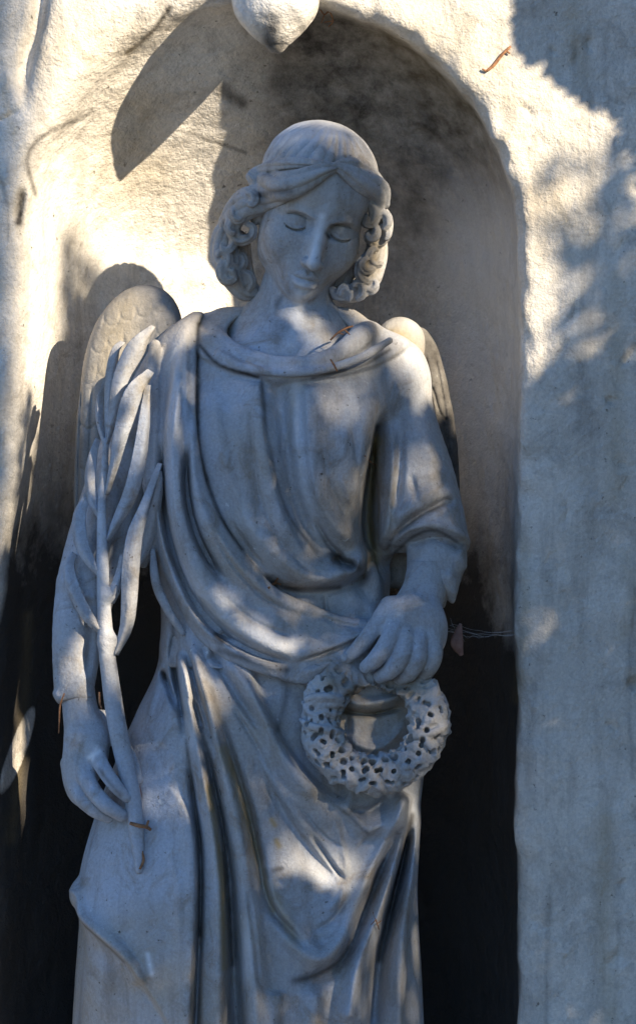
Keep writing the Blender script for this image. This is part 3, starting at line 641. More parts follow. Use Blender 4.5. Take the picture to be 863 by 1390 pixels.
H_((0, 86.5, chS+5), (14, 4.6, 8.5), k=6, op='c'); HT([(0, 54, noseS[6]+4.5), (0, 59, mo[0, 62.8]+4)], [2, 2.3], 3, 'c', n=2)
H_((-71, 16, -2), (10, 20, 15), k=4)                                # ear lobe side
# neck and upper chest, in world coordinates
hd.tube([(415, 350, -15), (398, 400, -14), (392, 440, -16), (390, 480, -20)], [46, 47, 51, 62], 10, n=4)
hd.tube([(345, 452, -20), (385, 482, 4), (440, 452, -20)], [40, 56, 40], 26, n=4)
hd.ell((388, 505, 20), (100, 60, 58), 26)
hd.F += lat(hd.sh, (14, 14, 14), 41, 1.25)*.25
head_parts = hd.mesh(); Wh = hd.depth(); hu0, hv0, hh0 = 300, 150, 1.25
print('head', time.time()-T0)
# ---- hair
hr = Vol((282, 540), (150, 430), (-125, 150), 1.3)
hr.ell((0, -50, -14), (80, 74, 93), fr=HF)
X, Y, Z = hr.co((slice(None),)*3, HF)
hl_ = (-40-.0016*X**2*1.0+(Z-40)*-.10).astype(f32)                    # hairline: cap lies above it
cap = smax(hr.F, (.85*(Y+62)+.5*(Z-20)-.16*np.abs(X)).astype(f32), 6)
# combed strands radiating over the skull from the parting
ph = np.arctan2(X, -(Y+120)+.35*(Z)); nn = lat(hr.sh, (40, 40, 40), 55, 1.3)
ang = np.arctan2(Z+20, X)
strand = (np.abs(np.sin(13*ang+1.9*nn+.012*Y)))
cap = cap+(3.6*(1-strand**.5)*sstep(np.hypot(X, Z+20), 15, 60)).astype(f32)
cap = cap+(3.5*np.exp(-(X/3.0)**2)*sstep(Z, 0, 50)*sstep(-Y, 60, 80)).astype(f32)
hr.F = cap.astype(f32); del X, Y, Z, ph, ang, strand, hl_, cap
def hw(u, v, dflt=-20):
    i = int(round((u-hu0)/hh0)); j = int(round((v-hv0)/hh0))
    if 0 <= i < Wh.shape[0] and 0 <= j < Wh.shape[1] and not np.isnan(Wh[i, j]): return float(Wh[i, j])
    return dflt
def lock(p, r, off=3, k=3, gr=(1.9, 7, .10), n=5):
    P = []
    for q in p: P.append(q if len(q) == 3 else (q[0], q[1], hw(*q)+off))
    hr.tube(P, r, k, groove=gr, n=n)
G = (2.2, 6, .10)
lock([(452, 236), (434, 242), (410, 254), (386, 260), (362, 252), (345, 241, 28)], [6, 12, 18, 21, 19, 11], off=6, gr=(3.6, 5, .05))
lock([(450, 231), (424, 229), (396, 228), (370, 230), (350, 234, 24)], [4, 7, 9, 10, 8], off=4, gr=(2, 6, .06))
lock([(412, 262), (388, 271), (362, 278), (338, 284, 36), (321, 296, 20), (317, 314, 14), (327, 326, 16), (341, 322, 24), (344, 310, 27), (334, 304, 28)], [4, 10, 15, 16, 14, 11, 9, 7, 5, 4], gr=(3.4, 5, .05))
lock([(362, 262, 45), (340, 266, 30), (322, 278, 8), (308, 300, -8)], [8, 13, 14, 12], gr=G)
lock([(312, 296, -14), (303, 322, -16), (302, 346, -12), (308, 364, -4)], [12, 17, 18, 14], gr=(2.4, 7, .06))
lock([(306, 352, 4), (300, 366, 6), (306, 380, 2), (318, 378, 2), (316, 368, 10)], [6, 8, 8, 6, 4], gr=(1.6, 5, .08))
lock([(318, 330, -30), (318, 360, -28), (330, 386, -26), (342, 394, -26)], [22, 25, 20, 12], gr=(2.4, 8, .05))
lock([(320, 340, -4), (322, 362, -6), (330, 384, -10)], [8, 9, 8], gr=G)
# right side
lock([(456, 233), (472, 242), (491, 252), (508, 260, 46), (515, 276, 32)], [6, 12, 17, 20, 14], off=6, gr=(3.6, 5, .05))
lock([(458, 228), (480, 228), (500, 238, 44), (512, 250, 26)], [4, 8, 11, 10], off=4, gr=(2, 6, .05))
lock([(500, 278, 46), (508, 290, 40), (505, 304, 38), (496, 306, 40), (496, 296, 46)], [7, 9, 8, 6, 4], gr=(1.8, 5, .1))
lock([(512, 284, 22), (521, 300, 16), (519, 320, 12), (508, 330, 16), (500, 322, 24), (506, 312, 26)], [10, 12, 12, 9, 7, 4], gr=(2, 6, .1))
lock([(508, 332, 4), (503, 348, 10), (490, 360, 18), (489, 374, 20), (500, 380, 14), (503, 368, 14)], [10, 11, 9, 8, 7, 4], gr=(2, 6, .1))
lock([(512, 325, -14), (510, 352, -16), (502, 380, -14), (484, 396, -12), (466, 402, -14)], [14, 16, 14, 12, 9], gr=(2.2, 7, .08))
lock([(486, 384, 4), (474, 398, 2), (458, 400, -2), (450, 392, 0)], [8, 8, 8, 5], gr=(1.8, 5, .1))
lock([(470, 370, -30), (465, 385, -30), (452, 394, -32)], [20, 18, 12], gr=G)
rc = random.Random(77)
for cu, cv, cw, cr in ((306, 330, 8, 11), (300, 350, 6, 10), (314, 372, 2, 10), (322, 352, -6, 9), (330, 380, -10, 10), (318, 312, 22, 8), (502, 318, 36, 8), (516, 300, 34, 9), (520, 322, 24, 9), (510, 346, 20, 10), (498, 358, 24, 8), (504, 384, 10, 9), (484, 392, 12, 9), (466, 400, 6, 8), (340, 276, 52, 7), (326, 292, 34, 8)):
    cr *= 1.25; a0 = rc.uniform(0, 6.28); dr = rc.choice([-1, 1]); P_ = [(cu+cr*(1-.6*t)*math.cos(a0+dr*t*3.9), cv+cr*1.2*(1-.6*t)*math.sin(a0+dr*t*3.9), cw+5*t) for t in np.linspace(0, 1, 9)]
    hr.tube(P_, [4.5, 6.0, 7.0, 7.2, 6.8, 6.2, 5.4, 4.4, 3], 2, groove=(2.6, 4, .05), n=3)
hr.F += lat(hr.sh, (9, 9, 9), 57, 1.3)*.35
mkmesh('hair', [hr.mesh()], M_STAT, statue, weather_shade(grime_shade=[([(395, 268), (350, 268)], 5, .5), ([(498, 290), (506, 340), (488, 385)], 14, .6), ([(330, 312), (336, 320)], 5, .7), ([(322, 335), (328, 385)], 7, .4)],  # the stroke on the right-hand curls paints their shadow into the colour
     pale=[([(395, 185), (455, 178)], 24, .5), ([(440, 240), (400, 258)], 6, .3)], ochre=[([(512, 290), (510, 340), (498, 390)], 16, .25)]))
del hr
print('hair', time.time()-T0)
# ---- hands
vr = Vol((450, 645), (760, 945), (0, 175), 1.3)
vr.tube([(584, 770, 34), (574, 802, 58), (560, 828, 78)], [32, 30, 31], 0, n=4)
vr.ell((553, 850, 88), (47, 44, 24), 16, R=rot(.12, .45, .12).tolist())
vr.ell((578, 855, 84), (26, 40, 22), 12)
fr_ = vr.like()
for p, r_ in (([(534, 846, 106), (524, 868, 124), (508, 890, 129), (495, 901, 118)], [14, 12.5, 11.5, 9]),
              ([(548, 858, 108), (543, 884, 126), (529, 904, 124), (515, 914, 106)], [14, 13, 12, 10]),
              ([(564, 862, 106), (564, 889, 121), (553, 909, 116), (540, 919, 98)], [13.5, 12.5, 11.5, 9]),
              ([(583, 860, 98), (586, 886, 111), (577, 907, 106), (565, 917, 90)], [12, 11.5, 10.5, 8])):
    fr_.tube(p, r_, 2.2, n=5)
fr_.ell((545, 852, 84), (40, 30, 18), 12)
vr.F = smin(vr.F, fr_.F, 9)
th = vr.like(); th.tube([(528, 822, 88), (508, 848, 104), (487, 874, 114), (470, 890, 112)], [15, 12, 10.5, 7.5], 0, n=5); vr.F = smin(vr.F, th.F, 7)
for c_ in ((532, 850, 117), (549, 862, 119), (566, 866, 116), (583, 864, 107)): vr.ell(c_, (8, 8, 6), 7)
for c_ in ((509, 887, 137), (531, 900, 133), (555, 905, 125), (578, 903, 114)): vr.ell(c_, (6.5, 6.5, 6), 5)
vr.F += lat(vr.sh, (12, 12, 12), 61, 1.3)*.25
vr.ell((466, 889, 121), (5, 6, 2), 1.2)
hl2 = Vol((70, 215), (905, 1130), (-10, 150), 1.3)
hl2.tube([(108, 930, 42), (112, 962, 52), (118, 992, 58)], [22, 24, 27], 0, n=4)
hl2.ell((121, 1020, 62), (30, 48, 24), 14, R=rot(-.2, 0, .18).tolist()); hl2.ell((108, 1040, 52), (18, 46, 26), 12)
fl_ = hl2.like()
for p, r_ in (([(130, 1006, 72), (143, 1034, 92), (160, 1058, 102), (176, 1076, 96)], [13, 10.5, 9.5, 7.5]),
              ([(114, 1030, 70), (128, 1062, 90), (148, 1085, 100), (169, 1100, 92)], [13, 11.5, 10.5, 9]),
              ([(102, 1040, 54), (112, 1070, 70), (130, 1092, 80), (150, 1104, 72)], [13, 12, 10.5, 8.5]),
              ([(96, 1035, 38), (104, 1066, 50), (118, 1086, 56), (134, 1098, 50)], [12, 11, 10, 8])):
    fl_.tube(p, r_, 2.2, n=5)
hl2.F = smin(hl2.F, fl_.F, 8)
th = hl2.like(); th.tube([(142, 975, 42), (162, 1000, 56), (181, 1030, 68), (190, 1054, 70)], [13, 11, 10, 7.5], 0, n=5); hl2.F = smin(hl2.F, th.F, 8)
for c_ in ((132, 1010, 82), (117, 1032, 80), (104, 1044, 66)): hl2.ell(c_, (8, 8, 6), 7)
for c_ in ((147, 1040, 101), (133, 1070, 100), (116, 1078, 80)): hl2.ell(c_, (6, 6, 6), 5)
hl2.F += lat(hl2.sh, (12, 12, 12), 62, 1.3)*.25
BODY_ST = weather_shade(
    grime_shade=[([(452, 312), (462, 300)], 5, .3), ([(478, 300), (492, 350)], 14, .25), ([(382, 405), (376, 415)], 4, .5), ([(442, 322), (446, 326)], 3, .8), ([(140, 1038), (168, 1072)], 3, .4)],
    pale=[([(438, 300), (430, 335), (423, 360)], 7, .9), ([(452, 250), (442, 290)], 12, .35), ([(410, 392), (404, 412)], 8, .8), ([(420, 255), (412, 290)], 14, .3), ([(403, 430), (398, 468)], 9, .5),
          ([(126, 1024), (140, 1014)], 4, 1.0), ([(130, 1026), (136, 1010)], 3, .8)],
    ochre=[([(470, 300), (480, 360), (450, 400)], 20, .22), ([(420, 440), (440, 460)], 10, .3)])
for nm_, ms_ in (('head', head_parts), ('hand', vr.mesh()), ('hand', hl2.mesh())): mkmesh(nm_, [ms_], M_STAT, statue, BODY_ST)
del hd, vr, hl2, fr_, fl_, th
print('hands', time.time()-T0)

# ---- palm frond
def F3(pts, w_): return [(a, b, c) for (a, b), c in zip(pts, w_)]
stem_pts = [(193, 1174, front(193, 1170)+2), (190, 1130, front(190, 1130)+6), (184, 1078, 88), (174, 1030, 86), (162, 975, 84), (152, 905, 84), (147, 850, 82), (144, 780, 78), (142, 720, 72), (142, 680, 68), (145, 640, 64), (147, 598, 60)]
pvv = Vol((115, 215), (585, 1185), (20, 125), 1.4)
pvv.tube(stem_pts, [5, 10, 11.5, 12.5, 12.5, 11.5, 10, 8.5, 6.8, 5.8, 5, 4], 0, n=5)
pvv.ell((152, 868, 86), (14, 12, 10), 8); pvv.ell((153, 806, 84), (11, 9, 8), 8)
pvv.F += lat(pvv.sh, (14, 30, 14), 71, 1.4)*.5
frond = mkmesh('palm_frond', [pvv.mesh()], M_STAT, statue, weather_shade(grime_shade=[([(146, 862), (160, 866)], 4, .4)], pale=[([(142, 700), (150, 880)], 8, .4)])); del pvv
leaves = [
 ([(147, 602), (151, 560), (154, 515), (161, 480), (170, 466)], [3, 7, 9, 8, 3], [62, 62, 56, 48, 40], .35),
 ([(146, 604), (138, 575), (136, 545), (143, 522), (150, 510)], [3, 6, 7, 5, 2], [62, 56, 50, 46, 44], -.5),
 ([(148, 604), (158, 562), (169, 515), (190, 476), (212, 446)], [3, 9, 13, 16, 4], [64, 72, 76, 74, 62], .25),
 ([(147, 672), (159, 632), (172, 582), (188, 538), (210, 508)], [4, 8, 13, 17, 8], [70, 82, 90, 90, 80], .3),
 ([(148, 734), (165, 703), (184, 665), (196, 615), (203, 565), (206, 525)], [4, 9, 12, 12, 10, 4], [74, 84, 90, 92, 88, 84], .35),
 ([(160, 886), (177, 842), (182, 776), (188, 728), (200, 694), (213, 658), (222, 630)], [5, 11, 14, 13, 10, 7, 3], [88, 98, 102, 96, 90, 84, 76], .3),
 ([(152, 816), (160, 800), (168, 776), (171, 752)], [8, 9, 7, 4], [84, 90, 84, 76], .2),
 ([(192, 768), (202, 738), (211, 700), (220, 655), (221, 640)], [3, 9, 11, 9, 3], [52, 60, 66, 70, 70], .3),
 ([(143, 782), (124, 757), (111, 728), (109, 698), (117, 676), (127, 660)], [4, 9, 12, 12, 9, 3], [78, 82, 76, 66, 56, 50], -.45),
 ([(142, 706), (130, 682), (124, 650), (126, 618), (134, 596)], [3, 8, 10, 9, 3], [70, 68, 60, 52, 46], -.4),
 ([(148, 858), (126, 838), (107, 808), (96, 780), (96, 762), (103, 750)], [5, 9, 11, 12, 9, 4], [84, 88, 80, 70, 60, 54], -.45),
]
lw = weather_shade(grime_shade=[([(204, 515), (208, 520)], 4, .5)], pale=[([(200, 450), (165, 540)], 9, .3)], ochre=[([(195, 520), (205, 545)], 9, .4)])
for p, hw_, ww_, tw in leaves:
    V, F = loft(F3(p, ww_), [.86*x for x in hw_], 3.2, n=16, seg=7, twist=[tw*1.9*x for x in np.linspace(-.25, 1.15, len(p))], keel=-5.0)
    V = V+np.random.default_rng(int(p[0][1])).normal(0, .12, V.shape)
    o = pymesh('leaf', V, F, M_STAT, frond, stain_shade=lw)
# ---- wreath
wv = Vol((395, 620), (858, 1085), (50, 190), 1.15)
WC = np.array([507, 973, 117.0]); RW = rot(-.06, -.16, .05)
X, Y, Z = wv.co((slice(None),)*3, Frame(RW, WC))
n3 = lat(wv.sh, (16, 16, 16), 81, 1.15); n4 = lat(wv.sh, (24, 24, 24), 82, 1.15); n5 = lat(wv.sh, (6, 6, 6), 83, 1.15)
R0 = 72; rho = np.hypot(X, Y); q_ = rho-R0; tor = np.hypot(q_, Z)
th_ = np.arctan2(Y, X); ph_ = np.arctan2(q_, Z)
A = 9*th_+1.5*ph_+1.6*n4; Bb = 8*th_-1.8*ph_+1.6*n3+1.0
ra = np.abs(np.cos(A/1)); rb = np.abs(np.cos(Bb/1)); lattice = np.maximum(ra, rb)             # 1 on strands, low in cells
F = tor-(26.5+2.2*np.cos(5*th_+n4*2))
F = F-3.0*sstep(ra, .5, 1)-2.4*sstep(rb, .55, 1)*(1-.4*ra)+1.5+n5*1.2
F = F+.8*np.abs(np.sin(30*th_+7*n3+2*ph_))
wv.F = F.astype(f32)
# crossing ribbons round the ring
for t0, t1, p0, p1 in ((1.25, 1.75, -1.2, 1.3), (1.85, 1.35, -1.2, 1.2), (.15, .5, -1.2, 1.1), (.5, -.02, -1.2, 1.2), (2.7, 3.1, -1.2, 1.2), (-2.6, -2.95, -1.1, 1.2)):
    P = []
    for s_ in np.linspace(0, 1, 7):
        t_ = t0+(t1-t0)*s_; p_ = p0+(p1-p0)*s_; rr_ = 27.5
        P.append(Frame(RW, WC).world(((R0+rr_*math.sin(p_))*math.cos(t_), (R0+rr_*math.sin(p_))*math.sin(t_), rr_*math.cos(p_))))
    wv.tube(P, [3, 4.5, 5, 5, 5, 4.5, 3], 2.5, n=3)
r5 = np.random.default_rng(5)
FWR = Frame(RW, WC)
for it_ in range(25):                                                # pierced openings between the carved leaves
    for ip in range(7):
        t_ = (it_+.5*(ip % 2)+r5.uniform(-.22, .22))*2*math.pi/25; p_ = -1.75+ip*.58+r5.uniform(-.12, .12); rr_ = 27
        if r5.random() < .10: continue
        d_ = np.array([math.sin(p_)*math.cos(t_), math.sin(p_)*math.sin(t_), math.cos(p_)]); c_ = np.array([R0*math.cos(t_), R0*math.sin(t_), 0])
        tg = np.array([-math.sin(t_), math.cos(t_), 0]); o2 = np.cross(d_, tg); an_ = r5.uniform(-1, 1); l_ = r5.uniform(0, 4.2); ax2 = tg*math.cos(an_)+o2*math.sin(an_); rd_ = r5.uniform(3.0, 4.9)
        for q0 in (-l_, l_): wv.tube([FWR.world(c_+d_*32+ax2*q0), FWR.world(c_+d_*11+ax2*q0*.5)], [rd_, rd_*.7], .8, op='c', n=1)
for k in range(26):                                                 # little berries and leaf knobs
    t_ = r5.uniform(-math.pi, math.pi); p_ = r5.uniform(-1.2, 1.2); d_ = np.array([math.sin(p_)*math.cos(t_), math.sin(p_)*math.sin(t_), math.cos(p_)])
    wv.ell(Frame(RW, WC).world(np.array([R0*math.cos(t_), R0*math.sin(t_), 0])+d_*23), (5.5, 5.5, 5.5), 2)
wv.ell((507, 894, 88), (64, 20, 15), 8); wv.tube([(452, 908, 104), (468, 896, 104), (486, 898, 98)], [12, 13, 10], 5, n=3)
wv.F = smax(wv.F, (lambda a: (np.sqrt(((a[0]-532)/52)**2+((a[1]-876)/40)**2)*-40+40+(a[2]-98)*.9).astype(f32))(wv.co((slice(None),)*3)), 6)
mkmesh('wreath', [wv.mesh()], M_STAT, statue, weather_shade(grime_shade=[([(440, 900), (455, 925)], 9, .4), ([(480, 935), (545, 930)], 14, .6)], pale=[([(420, 920), (415, 1000)], 18, .3)], ochre=[([(450, 920), (560, 930)], 20, .3)]))
del wv, X, Y, Z, n3, n4, n5, rho, q_, tor, th_, ph_, A, Bb, ra, rb, lattice, F
print('wreath', time.time()-T0)

# ---- wings
def wing(name, outline, uu, vv_, w0, lean, tk, feathers, k, st, bulge=None):
    vw = Vol(uu, vv_, (w0-90, w0+100), 1.8); m = Map(vw); sd = m.sd(outline)
    for args in feathers: m.ridge(*args[0], **args[1])
    X, Y, Z = vw.co((slice(None),)*3)
    mid = w0+lean[0]*(X-outline[0][0])+lean[1]*(Y-outline[0][1])
    half = tk*np.sqrt(np.clip(1-(1-np.clip(-sd/(tk*1.6), 0, 1))**2, 0.0, 1))[:, :, None]
    vw.F = (smax((np.abs(Z-mid)-half-6), (sd[:, :, None]+0*Z).astype(f32), 12)-m.H[:, :, None]*sstep(Z-mid, -5, 5)).astype(f32)
    vw.F += lat(vw.sh, (22, 22, 22), 91, 1.8)*.7
    return mkmesh(name, [vw.mesh()], M_WING, statue, st)
FE = []
rf = random.Random(3)
for row, (v0, ln) in enumerate(((430, 26), (462, 30), (496, 34))):   # small covert feathers as overlapping scallops
    for c_ in range(5):
        cu = 128+c_*22-row*5+(row % 2)*10; cv = v0+c_*-6+rf.uniform(-3, 3)
        FE.append((([(cu-11, cv-6), (cu-9, cv+ln*.45), (cu, cv+ln*.62), (cu+9, cv+ln*.45), (cu+11, cv-6)], 1.8, -.9, .25, .25), {}))
for c_ in range(6):                                                   # long flight feathers
    cu = 108+c_*15; top = 520+rf.uniform(-6, 6)-c_*4
    FE.append((([(cu, top), (cu-3, 590), (cu-5, 650), (cu-5, 720)], 2.6, -3.4, .1, 0), {}))
    FE.append((([(cu+7, top+8), (cu+4, 590), (cu+2, 640)], 1.6, 1.2, .2, .3), {}))
for vv0 in (570, 630): FE.append((([(104, vv0), (116, vv0+12), (128, vv0+6), (140, vv0+14), (154, vv0+6)], 2.4, -3.0, .1, .1), {}))
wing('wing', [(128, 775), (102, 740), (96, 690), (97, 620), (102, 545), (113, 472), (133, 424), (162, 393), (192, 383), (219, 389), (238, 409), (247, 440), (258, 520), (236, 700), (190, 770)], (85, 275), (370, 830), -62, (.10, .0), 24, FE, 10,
     weather_shade(grime_shade=[([(235, 395), (246, 430)], 8, .25), ([(110, 700), (110, 600)], 14, .3)], ochre=[([(170, 410), (140, 500)], 26, .35)]))
FR = [(([(588, 520), (600, 560), (612, 570)], 2.4, -3, .1, .1), {}), (([(575, 560), (592, 610), (612, 625)], 2.4, -3, .1, .1), {}), (([(590, 470), (604, 540), (612, 620), (614, 700)], 2.6, -3, .1, 0), {}), (([(578, 470), (590, 560), (598, 700)], 2.6, -3, .1, 0), {})]
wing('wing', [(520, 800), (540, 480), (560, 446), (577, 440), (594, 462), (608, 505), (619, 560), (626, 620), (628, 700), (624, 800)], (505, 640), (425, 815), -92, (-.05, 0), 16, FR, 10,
     weather_shade(grime_shade=[([(590, 470), (615, 600), (620, 760)], 34, .75)]))  # shade of the outer wing painted as a broad dark band
bv = Vol((495, 600), (415, 580), (-110, 20), 1.8)
bv.tube([(536, 560, -50), (542, 500, -48), (545, 462, -46)], [26, 30, 32], 0, n=3); bv.ell((544, 462, -46), (33, 33, 28), 6)
bv.F += lat(bv.sh, (22, 22, 22), 92, 1.8)*1.0
mkmesh('wing_shoulder', [bv.mesh()], M_WING, statue, weather_shade(ochre=[([(540, 460), (556, 490)], 18, 1.0)], grime_shade=[([(516, 455), (532, 448)], 3, 1)], pale=[([(530, 440), (560, 440)], 14, .3)]))
adopt(statue)
for c_ in statue.children:
    for g_ in c_.children: g_.matrix_parent_inverse = Matrix.Identity(4)
statue.location.y -= SW/1000
print('wings', time.time()-T0)

# ================================================================== small loose things
def stick(name, pts, r, mat, label, cat, group=None, side=()):
    P = spline(pts, 5); vol = []; VV, FF = [], []
    for line, rad in ((P, r),)+tuple((spline(s_, 4), r*.7) for s_ in side):
        V, F = loft(line, [rad*(1-.5*abs(t-.4)) for t in np.linspace(0, 1, len(line))], rad*.9, n=7, seg=1); o = len(VV); VV += list(V); FF += [tuple(i+o for i in f) for f in F]
    return tag(pymesh(name, VV, FF, mat), label, cat, group)
fz = lambda u, v, d=2: front(u, v)+d
stick('dry_twig', [(181, 1110, 104), (192, 1113, 106), (203, 1115, 106), (209, 1119, 104)], 2.9, M_TWIG, 'orange-brown stub of twig lying across the palm stem just below the finger tips', 'twig', side=([(203, 1115, 106), (206, 1106, 104)],))
stick('dry_twig', [(194, 1172, fz(196, 1172, 6)), (199, 1160, fz(199, 1160, 5)), (197, 1148, fz(198, 1148, 5))], 2.0, M_TWIG, 'short orange twig standing at the very tip of the palm stem', 'twig')
stick('dry_twig', [(192, 1062, fz(194, 1062, 4)), (194, 1076, fz(195, 1076, 3)), (192, 1084, fz(194, 1084, 3))], 1.6, M_TWIG, 'thin orange twig stuck below the thumb tip behind the palm stem', 'twig')
stick('pine_needle', [(92, 938, 76), (86, 955, 74), (85, 975, 74), (84, 992, 70)], 1.3, M_TWIG, 'brown needle hanging from the cuff above the hand with the palm', 'needle')
stick('dry_twig', [(139, 936, 86), (140, 950, 88), (143, 958, 90)], 1.6, M_TWIG, 'small pale and orange twig end beside the palm stem above the wrist', 'twig')
stick('dry_twig', [(448, 466, 108), (458, 456, 104), (470, 449, 92), (478, 446, 78)], 1.6, M_TWIG, 'forked brown twig lodged inside the collar beside the neck', 'twig', side=([(458, 456, 104), (466, 458, 100)], [(466, 451, 96), (474, 458, 94)]))
stick('dry_twig', [(448, 492, 118), (453, 500, 120), (457, 508, 118)], 1.5, M_TWIG, 'tiny brown twig clinging to the front of the collar band', 'twig')
stick('dry_twig', [(494, 620, fz(494, 620)), (503, 628, fz(500, 626, 5)), (511, 632, fz(508, 630, 6))], 1.0, M_TWIG, 'fine brown twig at the armhole beside the breast', 'twig')
stick('dry_twig', [(366, 796, fz(366, 796, 2)), (374, 790, fz(374, 790, 3)), (382, 792, fz(382, 792, 2))], 2.0, M_TWIG, 'crumbled brown twig caught in the fold under the tunic blouse', 'twig', side=([(374, 790, fz(374, 790, 3)), (378, 783, fz(378, 783, 3))],))
stick('dry_twig', [(505, 1230, fz(505, 1230, 4)), (510, 1243, fz(508, 1240, 5)), (513, 1254, fz(511, 1252, 4))], 1.0, M_TWIG, 'grey tuft of twig and web caught in the skirt folds low on the right', 'twig', side=([(510, 1243, fz(508, 1240, 5)), (516, 1240, fz(511, 1240, 6))], [(508, 1238, fz(508, 1240, 5)), (502, 1245, fz(502, 1245, 5))]))
def nz(u, v, d=3):
    i = int((u+260)/4); j = int((v+260)/4); x = Wn[i, j]; return (0 if np.isnan(x) else float(x))+d
stick('dry_twig', [(660, 96, nz(660, 96)), (670, 88, nz(670, 88)), (681, 74, nz(681, 74, 4)), (693, 62, nz(693, 62))], 2.4, M_TWIG, 'orange twig stuck to the sunlit wall above and right of the arch', 'twig', side=([(660, 96, nz(660, 96)), (654, 93, nz(654, 93))], [(686, 68, nz(686, 68)), (692, 72, nz(692, 72))]))
stick('dry_root', [(434, 6, -40), (440, 14, -38), (447, 10, -40), (452, 22, -44), (446, 30, -46)], 1.2, M_TWIG, 'wispy dry rootlets dangling beside the hanging stone bud', 'root', side=([(440, 14, -38), (436, 26, -36)], [(447, 10, -40), (455, 4, -44)], [(452, 22, -44), (440, 24, -44)]))
# cobweb and the leaf caught in it
web = []; WF = []
r8 = random.Random(8)
for k in range(7):
    a_ = np.array([606+r8.uniform(-3, 6), 832+r8.uniform(0, 26), 14+r8.uniform(-10, 10)]); b_ = np.array([702+r8.uniform(-5, 2), 858+r8.uniform(-4, 5), -25+r8.uniform(-8, 8)])
    if k > 4: b_ = np.array([640+r8.uniform(-14, 20), 850+r8.uniform(-10, 26), r8.uniform(-5, 15)])
    P_ = [a_+(b_-a_)*t+np.array([0, 9*math.sin(math.pi*t)*r8.uniform(.3, 1), 0])+np.array([r8.uniform(-1, 1), r8.uniform(-1.6, 1.6), r8.uniform(-2, 2)])*(1 if k > 4 else .3) for t in np.linspace(0, 1, 8)]
    V, F = loft(P_, [.09]*8, .09, n=4, seg=3); o_ = len(web); web += list(V); WF += [tuple(i+o_ for i in f) for f in F]
tag(pymesh('cobweb', web, WF, M_WEB), 'thin grey cobweb stretched from the wrist to the niche edge', 'cobweb')
V, F = loft([(624, 846, 16), (620, 860, 18), (619, 874, 20), (625, 890, 18)], [2, 7, 9, 3], 1.0, n=10, seg=5, twist=[.3, .5, .2, .4], keel=-2.5)
tag(pymesh('dry_leaf', V, F, M_DRY), 'small pinkish dry leaf hanging in the cobweb beside the wreath hand', 'leaf')

# ================================================================== surroundings: ground, tree that throws the dappled shade
gm = bpy.data.meshes.new('ground'); bm = bmesh.new(); bmesh.ops.create_grid(bm, x_segments=2, y_segments=2, size=60); bm.to_mesh(gm); bm.free()
gm.materials.append(M_GROUND); go = link(bpy.data.objects.new('ground', gm)); go.location = (0, 0, -1.42); tag(go, kind='structure')

SM = np.array([SUN[0], -SUN[2], -SUN[1]])*1000          # sun direction in (u,v,w) mm per metre
tree = empty('overhanging_tree', tuple(np.array([700, 0, 0])+np.array([4200, 2110, 3000])))
tag(tree, 'leafy tree beside the memorial, its boughs shading the angel', 'tree')
# gaps (u,v,ru,rv,angle) in the shade, given on the plane w=80 of the statue
# blobs of dense leafage: (u, v, w of the surface they shade, ru, rv, angle); elsewhere the far crown only thins the light
DENSE = [(507, 335, 10, 34, 78, 0), (5, 1260, -10, 70, 170, 0), (0, 885, -10, 46, 52, 0), (55, 985, -40, 14, 50, 0), (418, 312, 70, 96, 104, 0), (345, 300, 30, 60, 60, 0), (572, 805, 70, 66, 78, 0), (545, 880, 110, 62, 52, 0), (440, 950, 130, 50, 62, 0), (226, 600, 70, 13, 130, 0), (386, 640, 112, 24, 140, -.1), (318, 650, 110, 24, 70, .1),
         (128, 1035, 60, 38, 66, 0), (160, 1090, 70, 60, 26, .2), (140, 1230, 40, 74, 110, 0), (142, 545, 60, 17, 90, .1), (112, 760, 50, 36, 74, 0), (262, 876, 95, 60, 20, .5), (385, 965, 90, 28, 62, -.4), (236, 740, 90, 14, 70, -.1),
         (300, 600, 100, 30, 90, 0), (470, 780, 90, 50, 36, 0), (600, 600, 20, 22, 110, 0), (340, 1010, 100, 20, 60, -.5), (270, 1090, 100, 14, 90, -.1), (330, 1290, 110, 60, 70, 0), (430, 1220, 110, 24, 60, -.5), (560, 1240, 60, 30, 90, 0),
         (300, 480, 70, 36, 24, .5), (350, 455, 30, 40, 34, 0), (225, 850, 70, 30, 50, 0), (560, 560, 60, 20, 50, 0), (420, 850, 110, 60, 12, -.2), (320, 745, 118, 40, 30, .7)]
CLEAR = [(427, 345, 105, 8, 26, .15), (408, 404, 85, 10, 8, 0), (396, 446, 30, 30, 26, 0), (484, 470, 70, 24, 14, -.4), (456, 560, 105, 16, 34, .1), (566, 640, 50, 9, 44, -.1), (330, 848, 118, 80, 14, .6), (186, 545, 82, 28, 100, .2),
         (184, 770, 96, 13, 80, 0), (148, 850, 84, 10, 110, 0), (103, 895, 60, 22, 44, 0), (212, 945, 72, 22, 46, .2), (258, 938, 95, 11, 42, -.2), (430, 1165, 115, 60, 26, .5), (250, 540, 66, 9, 60, 0), (20, 1020, -100, 22, 74, .28),
         (548, 1110, 60, 10, 40, .2), (225, 1090, 90, 16, 50, 0), (170, 470, -30, 40, 70, .3), (545, 460, -20, 26, 34, 0), (370, 918, 100, 30, 9, .3)]
def clear(u, v):
    for a, b, w_, ru, rv, an in CLEAR:
        k = 80-w_; x, y = u-a-k, v-b+.68*k; c, s = math.cos(an), math.sin(an)
        if ((x*c+y*s)/ru)**2+((-x*s+y*c)/rv)**2 < 1: return True
    return False
